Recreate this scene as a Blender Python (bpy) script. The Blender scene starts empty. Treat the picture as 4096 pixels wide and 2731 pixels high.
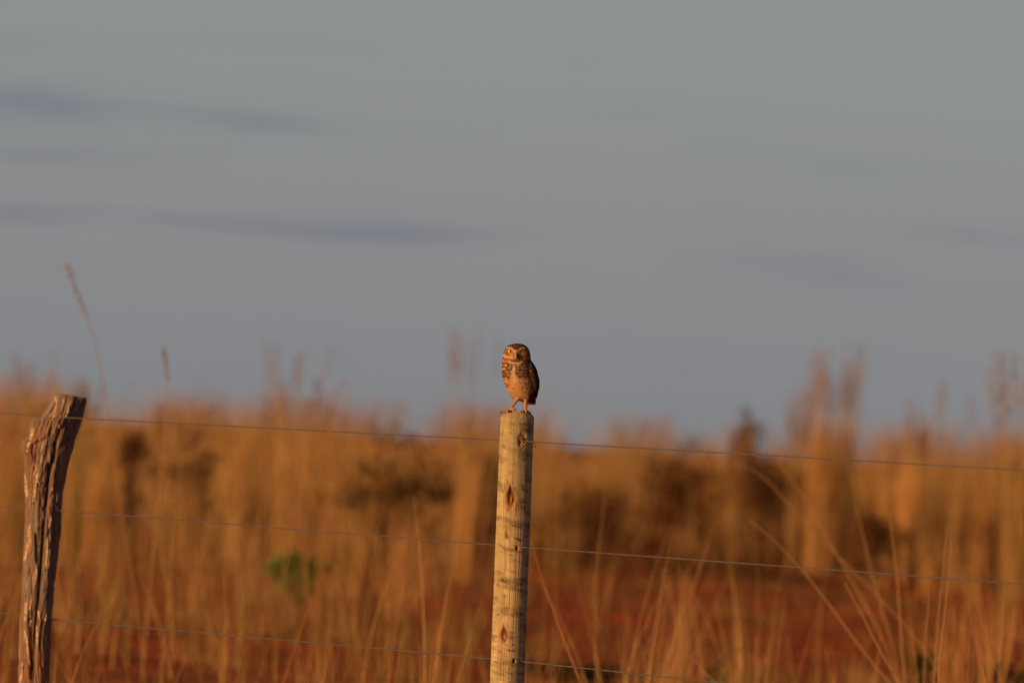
import bpy, bmesh, math, random
import numpy as np
from mathutils import Vector, Matrix

# ------------------------------------------------------------------ camera
S = bpy.context.scene
COL = S.collection
CAMZ = 1.40
PW, PH = 4096.0, 2731.0
LENS = 400.0
F = LENS / 36.0 * PW                       # focal length in photo pixels
ROLL = math.atan(0.055)
PITCH = math.atan(404.5 / F)
CAM = np.array([0.0, 0.0, CAMZ])
FWD = np.array([0.0, math.cos(PITCH), math.sin(PITCH)])
R0 = np.array([1.0, 0.0, 0.0]); U0 = np.cross(R0, FWD)
RGT = R0 * math.cos(ROLL) + U0 * math.sin(ROLL)
UPV = -R0 * math.sin(ROLL) + U0 * math.cos(ROLL)
cd = bpy.data.cameras.new("camera"); cam = bpy.data.objects.new("camera", cd); COL.objects.link(cam)
cam.matrix_world = Matrix(((RGT[0], UPV[0], -FWD[0], CAM[0]), (RGT[1], UPV[1], -FWD[1], CAM[1]),
                           (RGT[2], UPV[2], -FWD[2], CAM[2]), (0, 0, 0, 1)))
cd.lens = LENS; cd.sensor_width = 36; cd.clip_start = 0.5; cd.clip_end = 20000
cd.dof.use_dof = True; cd.dof.focus_distance = 37.9; cd.dof.aperture_fstop = 6.3
S.camera = cam
S.view_settings.view_transform = 'Standard'; S.view_settings.look = 'None'
S.view_settings.exposure = 0.06; S.view_settings.gamma = 1.0

# ------------------------------------------------------------------ sun and sky
SUN_AZ = math.radians(53)                  # to the left of straight behind the camera
SUN_EL = math.radians(9)
sdir = Vector((-math.sin(SUN_AZ) * math.cos(SUN_EL), -math.cos(SUN_AZ) * math.cos(SUN_EL), math.sin(SUN_EL)))
sl = bpy.data.lights.new("sun", 'SUN'); sun = bpy.data.objects.new("sun", sl); COL.objects.link(sun)
sun.rotation_euler = sdir.to_track_quat('Z', 'Y').to_euler()
sun.location = (-30, -20, 12)
sl.energy = 4.4; sl.angle = math.radians(0.6); sl.color = (1.0, 0.49, 0.18)

def px_dir(px, py):
    v = FWD + RGT * (px - PW / 2) / F + UPV * (PH / 2 - py) / F
    return v[0] / v[1], v[2] / v[1]        # azimuth and elevation (tangents)

W = bpy.data.worlds.new("World"); S.world = W; W.use_nodes = True
nt = W.node_tree; N = nt.nodes; L = nt.links; N.clear()
out = N.new('ShaderNodeOutputWorld'); bg = N.new('ShaderNodeBackground'); L.new(bg.outputs[0], out.inputs[0])
sky = N.new('ShaderNodeTexSky'); sky.sky_type = 'NISHITA'; sky.sun_disc = False
sky.sun_elevation = SUN_EL
sky.sun_rotation = math.atan2(sdir.x, sdir.y)
sky.air_density = 1.0; sky.dust_density = 1.6; sky.ozone_density = 1.0
bg.inputs[1].default_value = 0.10

def wmath(tree, op, a, b=None, clamp=False):
    n = tree.nodes.new('ShaderNodeMath'); n.operation = op; n.use_clamp = clamp
    for i, v in enumerate((a, b)):
        if v is None: continue
        if isinstance(v, (int, float)): n.inputs[i].default_value = v
        else: tree.links.new(v, n.inputs[i])
    return n.outputs[0]
M_ = lambda op, a, b=None, clamp=False: wmath(nt, op, a, b, clamp)
tc = N.new('ShaderNodeTexCoord'); sx = N.new('ShaderNodeSeparateXYZ'); L.new(tc.outputs['Generated'], sx.inputs[0])
ysafe = M_('MAXIMUM', sx.outputs[1], 0.02)
az = M_('DIVIDE', sx.outputs[0], ysafe); el = M_('DIVIDE', sx.outputs[2], ysafe)
cmb = N.new('ShaderNodeCombineXYZ'); L.new(M_('MULTIPLY', az, 60), cmb.inputs[0]); L.new(M_('MULTIPLY', el, 420), cmb.inputs[2])
nz = N.new('ShaderNodeTexNoise'); nz.inputs['Scale'].default_value = 1.0; nz.inputs['Detail'].default_value = 3
L.new(cmb.outputs[0], nz.inputs['Vector'])
wob = M_('SUBTRACT', nz.outputs[0], 0.5)
az2 = M_('ADD', az, M_('MULTIPLY', wob, 0.006)); el2 = M_('ADD', el, M_('MULTIPLY', wob, 0.0036))
CL = [(60, 415, 430, 75, 1.0), (1010, 480, 300, 42, .95), (560, 425, 420, 22, .5), (150, 600, 520, 38, .5), (60, 165, 380, 26, .4),
      (900, 165, 700, 22, .28), (100, 855, 360, 30, .7), (740, 885, 300, 30, .7), (1430, 920, 430, 44, 1.0), (1900, 925, 300, 24, .3),
      (3080, 1045, 330, 42, .42), (3500, 1130, 520, 30, .42), (4060, 940, 380, 34, .6), (3400, 690, 190, 26, .45), (3300, 640, 500, 20, .15)]
acc = None
for (x, y, rx, ry, k) in CL:
    a, e = px_dir(x, y)
    dx = M_('DIVIDE', M_('SUBTRACT', az2, a), rx / F); dy = M_('DIVIDE', M_('SUBTRACT', el2, e), ry / F)
    g = M_('MULTIPLY', M_('EXPONENT', M_('MULTIPLY', M_('ADD', M_('MULTIPLY', dx, dx), M_('MULTIPLY', dy, dy)), -1.0)), k)
    acc = g if acc is None else M_('ADD', acc, g)
# broad faint veil away from the drawn streaks
nz2 = N.new('ShaderNodeTexNoise'); nz2.inputs['Scale'].default_value = 0.7; nz2.inputs['Detail'].default_value = 4
L.new(cmb.outputs[0], nz2.inputs['Vector'])
veil = M_('MULTIPLY', M_('SUBTRACT', nz2.outputs[0], 0.5, True), 0.5)
acc = M_('MULTIPLY', acc, M_('ADD', M_('MULTIPLY', M_('SUBTRACT', nz2.outputs[0], 0.3, True), 2.6), 0.45))
cloud = M_('ADD', acc, veil)
front = M_('GREATER_THAN', sx.outputs[1], 0.1)
cloud = M_('MULTIPLY', M_('MINIMUM', cloud, 1.0), front)

def rgbmul(tree, col, mulcol, kind='MULTIPLY', fac=1.0):
    m = tree.nodes.new('ShaderNodeMix'); m.data_type = 'RGBA'; m.blend_type = kind
    if isinstance(fac, (int, float)): m.inputs[0].default_value = fac
    else: tree.links.new(fac, m.inputs[0])
    for i, v in ((6, col), (7, mulcol)):
        if isinstance(v, tuple): m.inputs[i].default_value = (*v, 1) if len(v) == 3 else v
        else: tree.links.new(v, m.inputs[i])
    return m.outputs[2]
# the dusty evening air evens the sky out: Nishita mixed towards a grey elevation ramp
ramp = N.new('ShaderNodeValToRGB')
rm = ramp.color_ramp; rm.elements[0].position = 0.0; rm.elements[0].color = (2.26, 2.38, 2.62, 1)
rm.elements[1].position = 1.0; rm.elements[1].color = (0.20, 0.24, 0.32, 1)
for p, c in ((0.022, (2.50, 2.63, 2.76, 1)), (0.042, (2.58, 2.86, 2.94, 1)), (0.065, (2.2, 2.4, 2.4, 1)), (0.13, (1.0, 1.1, 1.15, 1)), (0.35, (0.38, 0.43, 0.5, 1))):
    e = rm.elements.new(p); e.color = c
L.new(M_('MAXIMUM', sx.outputs[2], 0.0), ramp.inputs[0])
base = rgbmul(nt, sky.outputs[0], ramp.outputs[0], 'MIX', 0.88)
cl = rgbmul(nt, base, (0.79, 0.80, 0.90), 'MULTIPLY', cloud)
L.new(cl, bg.inputs[0])

# ------------------------------------------------------------------ helpers
def P(px, py, d):
    px = np.asarray(px, float); py = np.asarray(py, float); d = np.asarray(d, float)
    return CAM + FWD * d[..., None] + RGT * ((px - PW / 2) / F * d)[..., None] + UPV * ((PH / 2 - py) / F * d)[..., None]
def hor(px): return 1770 + 0.055 * (px - 2048)          # photo row of the horizon

def tag(o, label=None, cat=None, group=None, kind=None):
    if label: o['label'] = label
    if cat: o['category'] = cat
    if group: o['group'] = group
    if kind: o['kind'] = kind
    return o
def link(name, me, mat, parent=None, loc=(0, 0, 0)):
    o = bpy.data.objects.new(name, me); COL.objects.link(o); o.location = loc
    if mat: me.materials.append(mat)
    if parent: o.parent = parent
    return o
def np_mesh(name, V, Fq, tint=None, smooth=False, extra=None):
    """Fq: (n,4) or (n,3) int array, or a list of such arrays"""
    me = bpy.data.meshes.new(name)
    fl = Fq if isinstance(Fq, list) else [Fq]
    me.vertices.add(len(V)); me.vertices.foreach_set('co', np.ascontiguousarray(V, dtype=np.float32).ravel())
    nl = sum(f.size for f in fl); npol = sum(len(f) for f in fl)
    me.loops.add(nl); me.polygons.add(npol)
    me.loops.foreach_set('vertex_index', np.concatenate([f.ravel() for f in fl]).astype(np.int32))
    tot = np.concatenate([np.full(len(f), f.shape[1]) for f in fl])
    st = np.concatenate([[0], np.cumsum(tot)[:-1]])
    me.polygons.foreach_set('loop_start', st.astype(np.int32))
    if smooth: me.polygons.foreach_set('use_smooth', np.ones(npol, dtype=bool))
    me.update(calc_edges=True)
    if tint is not None:
        a = me.attributes.new('tint', 'FLOAT_COLOR', 'POINT')
        a.data.foreach_set('color', np.concatenate([tint, np.ones((len(tint), 1))], 1).astype(np.float32).ravel())
    me.validate()
    return me
def grid_faces(nu, nv, wrap_u=True):
    """rows nv, columns nu -> quads"""
    j, i = np.meshgrid(np.arange(nv - 1), np.arange(nu if wrap_u else nu - 1), indexing='ij')
    i2 = (i + 1) % nu
    return np.stack([j * nu + i, j * nu + i2, (j + 1) * nu + i2, (j + 1) * nu + i], -1).reshape(-1, 4)

def vnoise(x, y, seed=0, perx=None):
    xi = np.floor(x).astype(int); yi = np.floor(y).astype(int); fx = x - xi; fy = y - yi
    fx = fx * fx * (3 - 2 * fx); fy = fy * fy * (3 - 2 * fy)
    def h(a, b):
        if perx: a = a % perx
        n = (a * 374761393 + b * 668265263 + seed * 2147483647 + 12345) & 0xffffffff
        n = ((n ^ (n >> 13)) * 1274126177) & 0xffffffff
        return ((n ^ (n >> 16)) & 0xffff) / 65535.0
    return (h(xi, yi) * (1 - fx) + h(xi + 1, yi) * fx) * (1 - fy) + (h(xi, yi + 1) * (1 - fx) + h(xi + 1, yi + 1) * fx) * fy
def fbm(x, y, seed=0, octv=4, perx=None):
    s = 0; a = .5; t = 0
    for o in range(octv):
        s = s + a * vnoise(x * 2 ** o, y * 2 ** o, seed + o * 17, perx * 2 ** o if perx else None); t += a; a *= .5
    return s / t
def sstep(a, b, x):
    t = np.clip((x - a) / (b - a), 0, 1); return t * t * (3 - 2 * t)
def lerp(a, b, t):
    return a + (b - a) * t
def cmix(C, col, m):
    return C + (np.array(col) - C) * m[..., None]

def tube(path, rad, n=10, cap=True):
    path = np.asarray(path, float); rad = np.broadcast_to(np.asarray(rad, float), (len(path),))
    T = np.gradient(path, axis=0); T /= np.linalg.norm(T, axis=1)[:, None]
    ref = np.array([0, 0, 1.0]) if abs(T[0][2]) < .9 else np.array([1.0, 0, 0])
    V = []
    for p, t, r in zip(path, T, rad):
        a = np.cross(t, ref); a /= np.linalg.norm(a); b = np.cross(t, a)
        th = np.arange(n) / n * 2 * np.pi
        V.append(p + r * (np.cos(th)[:, None] * a + np.sin(th)[:, None] * b))
    V = np.concatenate(V); Fa = [grid_faces(n, len(path))]
    if cap:
        V = np.concatenate([V, path[:1], path[-1:]]); k = len(path) * n; i = np.arange(n)
        Fa.append(np.stack([i, np.full(n, k), (i + 1) % n], -1))
        Fa.append(np.stack([i + k - n, (i + 1) % n + k - n, np.full(n, k + 1)], -1))
    return V, Fa
def join(parts):
    Vs, Q, Tr, off = [], [], [], 0
    for V, Fa in parts:
        Vs.append(V)
        for f in Fa: (Q if f.shape[1] == 4 else Tr).append(f + off)
        off += len(V)
    fl = []
    if Q: fl.append(np.concatenate(Q))
    if Tr: fl.append(np.concatenate(Tr))
    return np.concatenate(Vs), fl

# ------------------------------------------------------------------ materials
def mat(name):
    m = bpy.data.materials.new(name); m.use_nodes = True
    return m, m.node_tree, m.node_tree.nodes['Principled BSDF']
def tint_mat(name, rough=.85, noise_scale=30, noise_amt=.35, trans=0.0, bump=0.0, bscale=200, spec=.2, stretch=None, coat=0):
    m, t, b = mat(name)
    at = t.nodes.new('ShaderNodeAttribute'); at.attribute_name = 'tint'
    tcn = t.nodes.new('ShaderNodeTexCoord'); mp = t.nodes.new('ShaderNodeMapping'); t.links.new(tcn.outputs['Object'], mp.inputs[0])
    if stretch: mp.inputs['Scale'].default_value = stretch
    n = t.nodes.new('ShaderNodeTexNoise'); n.inputs['Scale'].default_value = noise_scale; n.inputs['Detail'].default_value = 5
    t.links.new(mp.outputs[0], n.inputs['Vector'])
    v = wmath(t, 'ADD', wmath(t, 'MULTIPLY', n.outputs[0], 2 * noise_amt), 1 - noise_amt)
    cb = t.nodes.new('ShaderNodeCombineColor')
    for i in range(3): t.links.new(v, cb.inputs[i])
    c = rgbmul(t, at.outputs['Color'], cb.outputs[0], 'MULTIPLY', 1.0)
    t.links.new(c, b.inputs['Base Color']); b.inputs['Roughness'].default_value = rough
    b.inputs['Specular IOR Level'].default_value = spec
    if bump:
        n2 = t.nodes.new('ShaderNodeTexNoise'); n2.inputs['Scale'].default_value = bscale; n2.inputs['Detail'].default_value = 4
        t.links.new(mp.outputs[0], n2.inputs['Vector'])
        bp = t.nodes.new('ShaderNodeBump'); bp.inputs['Strength'].default_value = bump; bp.inputs['Distance'].default_value = .002
        t.links.new(n2.outputs[0], bp.inputs['Height']); t.links.new(bp.outputs[0], b.inputs['Normal'])
    if trans:
        tr = t.nodes.new('ShaderNodeBsdfTranslucent'); t.links.new(c, tr.inputs[0])
        mx = t.nodes.new('ShaderNodeMixShader'); mx.inputs[0].default_value = trans
        t.links.new(b.outputs[0], mx.inputs[1]); t.links.new(tr.outputs[0], mx.inputs[2])
        t.links.new(mx.outputs[0], t.nodes['Material Output'].inputs[0])
    return m
def plain(name, col, rough=.6, metal=0, noise=(40, .3), spec=.4):
    m, t, b = mat(name)
    n = t.nodes.new('ShaderNodeTexNoise'); n.inputs['Scale'].default_value = noise[0]; n.inputs['Detail'].default_value = 4
    tcn = t.nodes.new('ShaderNodeTexCoord'); t.links.new(tcn.outputs['Object'], n.inputs['Vector'])
    lo = tuple(c * (1 - noise[1]) for c in col); hi = tuple(min(1, c * (1 + noise[1])) for c in col)
    t.links.new(rgbmul(t, lo, hi, 'MIX', n.outputs[0]), b.inputs['Base Color'])
    b.inputs['Roughness'].default_value = rough; b.inputs['Metallic'].default_value = metal; b.inputs['Specular IOR Level'].default_value = spec
    return m
M_grass = tint_mat('dry_grass', noise_scale=3, noise_amt=.25, trans=.25, spec=.1)
M_plume = tint_mat('grass_plume', noise_scale=6, noise_amt=.2, trans=.35, spec=.05)
M_leaf = tint_mat('leaf', noise_scale=4, noise_amt=.3, trans=.15, spec=.15)
M_wood = tint_mat('shrub_wood', noise_scale=20, noise_amt=.3)
M_post = tint_mat('treated_pine', rough=.8, noise_scale=60, noise_amt=.18, bump=.35, bscale=260, stretch=(1, 1, .12), spec=.25)
M_old = tint_mat('weathered_hardwood', rough=.85, noise_scale=90, noise_amt=.22, bump=.6, bscale=220, stretch=(1, 1, .15), spec=.15)
M_feather = tint_mat('feather', rough=.9, noise_scale=220, noise_amt=.14, bump=.25, bscale=420, spec=.1, stretch=(1, 1, .45))
M_wire = plain('galvanised_wire', (.155, .16, .185), .6, .4, (25, .5))
M_rust = plain('rusty_wire', (.16, .07, .035), .8, .3)
M_straw = plain('straw', (.45, .30, .13), .8)

# ------------------------------------------------------------------ ground
def ground_z(x, y):
    return 0.10 * (fbm(x * .08, y * .08, 5, 3) - .5) + 0.16 * (fbm(x * .8, y * .8, 9, 3) - .5) * np.clip(y / 20 - .5, 0, 1)
rows = np.concatenate([np.linspace(-60, 20, 20), np.linspace(21, 150, 420), np.geomspace(151, 9000, 90)])
cols_n = 361
tt = np.linspace(-1, 1, cols_n); tt = np.sign(tt) * np.abs(tt) ** 1.8
YY, TT = np.meshgrid(rows, tt, indexing='ij')
hw = np.where(YY < 160, 60, 60 + (YY - 160) * 1.1)
XX = TT * hw
ZZ = ground_z(XX, YY)
V = np.stack([XX, YY, ZZ], -1).reshape(-1, 3)
m, t, b = mat('red_soil')
tcn = t.nodes.new('ShaderNodeTexCoord')
def nzn(scale, det=4, vec=None, stretch=None):
    n = t.nodes.new('ShaderNodeTexNoise'); n.inputs['Scale'].default_value = scale; n.inputs['Detail'].default_value = det
    mp = t.nodes.new('ShaderNodeMapping'); t.links.new(tcn.outputs['Object'], mp.inputs[0]); t.links.new(mp.outputs[0], n.inputs['Vector'])
    if stretch: mp.inputs['Scale'].default_value = stretch
    return n.outputs[0]
def ramp2(tree, fac, a, b_):
    n = tree.nodes.new('ShaderNodeMapRange'); n.inputs[1].default_value = a; n.inputs[2].default_value = b_; tree.links.new(fac, n.inputs[0]); return n.outputs[0]
c = rgbmul(t, (.52, .10, .022), (.34, .10, .03), 'MIX', ramp2(t, nzn(.35), .42, .6))
c = rgbmul(t, c, (.20, .08, .035), 'MIX', ramp2(t, nzn(1.7), .52, .72))
c = rgbmul(t, c, (.62, .15, .035), 'MIX', ramp2(t, nzn(2.2), .52, .66))  # brighter patches: sunlit clods painted into the soil colour
t.links.new(c, b.inputs['Base Color']); b.inputs['Roughness'].default_value = .95; b.inputs['Specular IOR Level'].default_value = .1
bp = t.nodes.new('ShaderNodeBump'); bp.inputs['Distance'].default_value = .06; bp.inputs['Strength'].default_value = .9
t.links.new(nzn(7, 6), bp.inputs['Height']); t.links.new(bp.outputs[0], b.inputs['Normal'])
g = link('ground', np_mesh('ground', V, grid_faces(cols_n, len(rows), False)[:, ::-1], smooth=True), m)
tag(g, 'red laterite soil of the open field, bare between the dry grass', 'ground', kind='structure')

# ------------------------------------------------------------------ grass builders
STRAW = np.array([[.52, .34, .15], [.42, .26, .10], [.50, .36, .18], [.36, .18, .06], [.28, .24, .08], [.62, .44, .22]])
def blades(rng, base, H, w, lean, leandir, curl, tints, seg=4, tip=.15):
    n = len(base)
    s = np.linspace(0, 1, seg + 1)
    side_a = rng.uniform(0, np.pi, n)
    side = np.stack([np.cos(side_a), np.sin(side_a) * .6, np.zeros(n)], -1)
    dirv = np.stack([np.cos(leandir), np.sin(leandir), np.zeros(n)], -1)
    off = (lean[:, None] * s + curl[:, None] * s ** 2.5) * H[:, None]
    z = H[:, None] * s * (1 - .25 * (curl[:, None] * s) ** 2)
    C = base[:, None, :] + dirv[:, None, :] * off[..., None]
    C[..., 2] += z
    ww = w[:, None] * (1 - (1 - tip) * s ** 1.5) * .5
    A = C - side[:, None, :] * ww[..., None]; B = C + side[:, None, :] * ww[..., None]
    V = np.stack([A, B], 2).reshape(-1, 3)
    k = (np.arange(n) * (seg + 1) * 2)[:, None] + np.arange(seg)[None] * 2
    Fq = np.stack([k, k + 1, k + 3, k + 2], -1).reshape(-1, 4)
    T = np.repeat(tints, (seg + 1) * 2, 0)
    return V, Fq, T, C
def plumes(rng, C, frac, size, per, tints):
    """small spikelet faces along the top part of every stem C (n,seg+1,3)"""
    n = len(C)
    top = C[:, -1]; low = C[:, -2]
    u = rng.uniform(0, frac, (n, per))[..., None]
    Hseg = (low - top)[:, None, :] * (C.shape[1] - 1)
    u = (np.arange(per)[None, :] + rng.uniform(0, 1, (n, per)))[..., None] / per * frac
    c = top[:, None] + Hseg * u + rng.normal(0, .6, (n, per, 3)) * size * np.array([1, 1, 1.2])
    c = c.reshape(-1, 3); m = len(c)
    a = rng.normal(0, 1, (m, 3)); a[:, 2] = np.abs(a[:, 2]) + 1.2; a /= np.linalg.norm(a, axis=1)[:, None]
    b_ = np.cross(a, rng.normal(0, 1, (m, 3))); b_ /= np.linalg.norm(b_, axis=1)[:, None]
    sl_ = size * rng.uniform(1.1, 2.0, m)[:, None]; sw = sl_ * .26
    V = np.stack([c - a * sl_, c + b_ * sw, c + a * sl_, c - b_ * sw], 1).reshape(-1, 3)
    Fq = np.arange(m * 4).reshape(m, 4)
    return V, Fq, np.repeat(np.repeat(tints, per, 0), 4, 0)
def r_u(rng, n): return rng.uniform(0, 1, n)
def pick(rng, pal, n, var=.18):
    c = pal[rng.integers(0, len(pal), n)]
    return np.clip(c * rng.uniform(1 - var, 1 + var, (n, 1)), 0, .9)
PLUME = np.array([[.42, .28, .16], [.46, .32, .18], [.38, .25, .14], [.50, .38, .23]])

# ---- the uncountable grass of the field
def field(name, seed, ymin, ymax, dens, hfun, per, wid, label, wedge=.045, spread=.16, pal=STRAW, seg=3, plume=0.0, maxn=9000, patch=None, side=3.5, hlo=.45, outer=False, cvar=.3):
    rng = np.random.default_rng(seed)
    ys = np.linspace(ymin, ymax, 400); ww = (wedge * ys + side) * 2; area = np.trapezoid(ww, ys) if hasattr(np, 'trapezoid') else np.trapz(ww, ys)
    n = min(int(area * dens), maxn)
    pdf = np.cumsum(ww); pdf = pdf / pdf[-1]
    y = np.interp(rng.uniform(0, 1, n), pdf, ys); x = rng.uniform(-1, 1, n) * (wedge * y + side)
    if outer:                                            # only beyond the sides of the central strip
        o_ = np.abs(x) > .046 * y + 3.3; x, y = x[o_], y[o_]; n = len(x)
    if patch is not None:
        keep = fbm(x * patch[0], y * patch[0] * .6, seed, 3) + rng.normal(0, .05, n) > patch[1]
        x, y = x[keep], y[keep]; n = len(x)
    hc = hfun(x, y, rng)
    cl_t = pick(rng, pal, n, cvar)
    if ymin >= 47:                                       # keep the big golden tufts clear of clutter
        px_ = PW / 2 + x / y * F
        thin = ((((px_ > 2150) & (px_ < 3215)) & (r_u(rng, n) < .82)) | ((px_ > 3420) & (r_u(rng, n) < .6))) & (y > 88) & (ymin < 130) & (name != 'brown_scrub')
        clear = thin | ((np.abs(px_ - 3320) < 120) & (y > 70) | (np.abs(px_ - 3645) < 60) & (y > 80)) & (y < 138); x, y, hc, cl_t = x[~clear], y[~clear], hc[~clear], cl_t[~clear]; n = len(x)
    cnt = np.maximum(3, (per * rng.uniform(.4, 1.5, n)).astype(int))
    idx = np.repeat(np.arange(n), cnt); m = len(idx)
    a = rng.uniform(0, 2 * np.pi, m); r = np.abs(rng.normal(0, spread * .45, m))
    bx = x[idx] + np.cos(a) * r; by = y[idx] + np.sin(a) * r
    base = np.stack([bx, by, ground_z(bx, by) - .02], -1)
    H = hc[idx] * rng.uniform(hlo, 1.0, m)
    lean = np.minimum(np.abs(rng.normal(0, .13, m)), .24) + .02; curl = np.abs(rng.normal(0, .12, m))
    wv = wid(y[idx]) * rng.uniform(.6, 1.3, m)
    T = cl_t[idx] * .65 + pick(rng, pal, m) * .35
    V, Fq, TT_, C = blades(rng, base, H, wv, lean, a + rng.normal(0, .5, m), curl, T, seg)
    o = link(name, np_mesh(name, V, Fq, TT_), M_grass)
    tag(o, label, 'grass', kind='stuff')
    if plume > 0:
        sel = np.where((H > hc[idx] * .75) & (rng.uniform(0, 1, m) < plume))[0]
        Vp, Fp, Tp = plumes(rng, C[sel], .16, .016, 14, pick(rng, PLUME, len(sel)))
        link('seed_heads', np_mesh('seed_heads', Vp, Fp, Tp), M_plume, o)
    return o
DARKP = np.array([[.20, .10, .045], [.26, .13, .05], [.16, .10, .04], [.32, .17, .07], [.14, .12, .04]])
LOWP = np.concatenate([STRAW * .7, DARKP, DARKP, [[.16, .17, .05]]])
# low dead grass everywhere
field('low_grass', 1, 16, 150, 2.4, lambda x, y, r: np.where(x > .004 * y, .6, 1.0) * (.12 + .32 * fbm(x * .5, y * .5, 3) * r.uniform(.5, 1.3, len(x))), 12,
      lambda y: .004 + .00004 * y, 'short dead grass and litter matted over the red soil', pal=LOWP, spread=.3, patch=(.35, .46), maxn=14000)
field('short_straw', 9, 52, 92, .6, lambda x, y, r: np.where(x < -.001 * y, 1.0, .42) * r.uniform(.3, 1.0, len(x)), 14, lambda y: .0055 + 0 * y,
      'knee high straw with olive and rust stems in the near field', spread=.22, seg=4, pal=np.concatenate([STRAW, STRAW, [[.22, .24, .07], [.36, .15, .06]]]), patch=(.5, .45), cvar=.5)
field('fine_stems', 10, 46, 68, .75, lambda x, y, r: np.where(x < 0, 1.0, .7) * r.uniform(.6, 1.36, len(x)), 4, lambda y: .0062 + 0 * y,
      'fine single stems crossing one another just behind the fence', spread=.3, seg=6, pal=np.array([[.68, .47, .22], [.62, .40, .17], [.34, .28, .09], [.42, .19, .07]]), patch=(.7, .40), cvar=.4)
# thin tall grass in front
field('tall_grass', 2, 47, 105, .09, lambda x, y, r: r.uniform(.7, 1.32, len(x)), 12, lambda y: .0055 + 0 * y,
      'loose tall straw coloured grass scattered over the near field', spread=.2, seg=5)
# denser grass further away
field('distant_grass', 3, 140, 420, .22, lambda x, y, r: np.where(x > 0, .62, 1.0) * (.7 + .95 * fbm(x * .16, y * .05, 11, 3)) * r.uniform(.75, 1.12, len(x)), 20,
      lambda y: .006 + .00005 * y, 'dense dry grass massed along the far side of the field', wedge=.04, spread=.35, seg=3, plume=.05, maxn=7000, patch=(.09, .44), pal=STRAW * 1.1)
field('brown_scrub', 4, 125, 320, .9, lambda x, y, r: np.where((x > 0) & (y < 185) & (y > 138), r.uniform(.75, 1.28, len(x)), r.uniform(.3, .8, len(x))), 34, lambda y: .012 + 0 * y,
      'low dark brown scrub tangled among the distant grass', wedge=.04, spread=.6, seg=3, pal=DARKP * np.array([.62, .5, .45]), patch=(.11, .44), maxn=8000)

SKX = [-600, 0, 330, 480, 900, 1080, 1200, 1350, 1600, 1800, 1900, 2050, 2200, 2600, 2860, 2960, 3050, 3220, 3330, 3450, 3560, 3700, 3850, 4096, 4700]
SKY = [1560, 1560, 1540, 1620, 1640, 1600, 1500, 1560, 1620, 1660, 1600, 1660, 1660, 1720, 1730, 1690, 1740, 1700, 1600, 1700, 1680, 1700, 1660, 1620, 1620]
def skyline(x, y, r):
    px = PW / 2 + x / y * F
    top = np.interp(px, SKX, SKY) + 70 - 520 * (fbm(px / 150 + 31, y / 60, 71, 2) - .42) + r.normal(0, 40, len(x))
    return np.clip(CAMZ + (hor(px) - top) * y / F, .5, 2.3)
field('meadow_grass', 5, 165, 250, 1.4, skyline, 18, lambda y: .019 + 0 * y, 'tall golden brown grass whose uneven tops meet the sky', wedge=.04, spread=.3, seg=4, plume=.05, maxn=6000, patch=(.30, .44), hlo=.55, cvar=.4,
      pal=np.concatenate([STRAW * 1.15, STRAW * 1.15, DARKP * 1.4]))
field('fringe_grass', 8, 95, 150, .42, lambda x, y, r: skyline(x, y, r) * r.uniform(.8, 1.05, len(x)), 12, lambda y: .010 + 0 * y, 'scattered tall grass in loose bunches rising a little over the horizon', spread=.25, seg=4, plume=.06,
      pal=STRAW * 1.1, patch=(.4, .52), hlo=.55)
field('leaning_grass', 7, 58, 135, .25, lambda x, y, r: np.where(x < -.002 * y, 1.0, .42) * r.uniform(.6, 1.32, len(x)), 16, lambda y: .006 + .00003 * y, 'rust and straw grass leaning every way, thicker on the left side', spread=.22, seg=5,
      pal=np.concatenate([STRAW * .8, DARKP * 1.2]), patch=(.6, .44), cvar=.5)
field('golden_clumps', 6, 60, 150, .05, lambda x, y, r: np.where(x > .01 * y, .75, .95) * r.uniform(.6, 1.6, len(x)), 38, lambda y: .009 + 0 * y, 'small golden clumps of upright grass dotted over the near field', spread=.09, seg=4, pal=np.array([[.58, .34, .15], [.48, .26, .11], [.44, .27, .13]]))

field('flanking_meadow', 12, 100, 330, .42, lambda x, y, r: r.uniform(.9, 1.8, len(x)), 20, lambda y: .017 + 0 * y, 'more of the tall dry meadow out to the left and right', wedge=.13, spread=.35, seg=3, maxn=9000, patch=(.2, .40), outer=True,
      pal=np.concatenate([STRAW * .9, DARKP]))
field('flanking_grass', 13, 46, 100, .35, lambda x, y, r: r.uniform(.4, 1.3, len(x)), 16, lambda y: .008 + 0 * y, 'more of the loose near grass out to the left and right', wedge=.12, side=5, spread=.25, seg=4, maxn=4000, patch=(.5, .44), outer=True)

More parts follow.
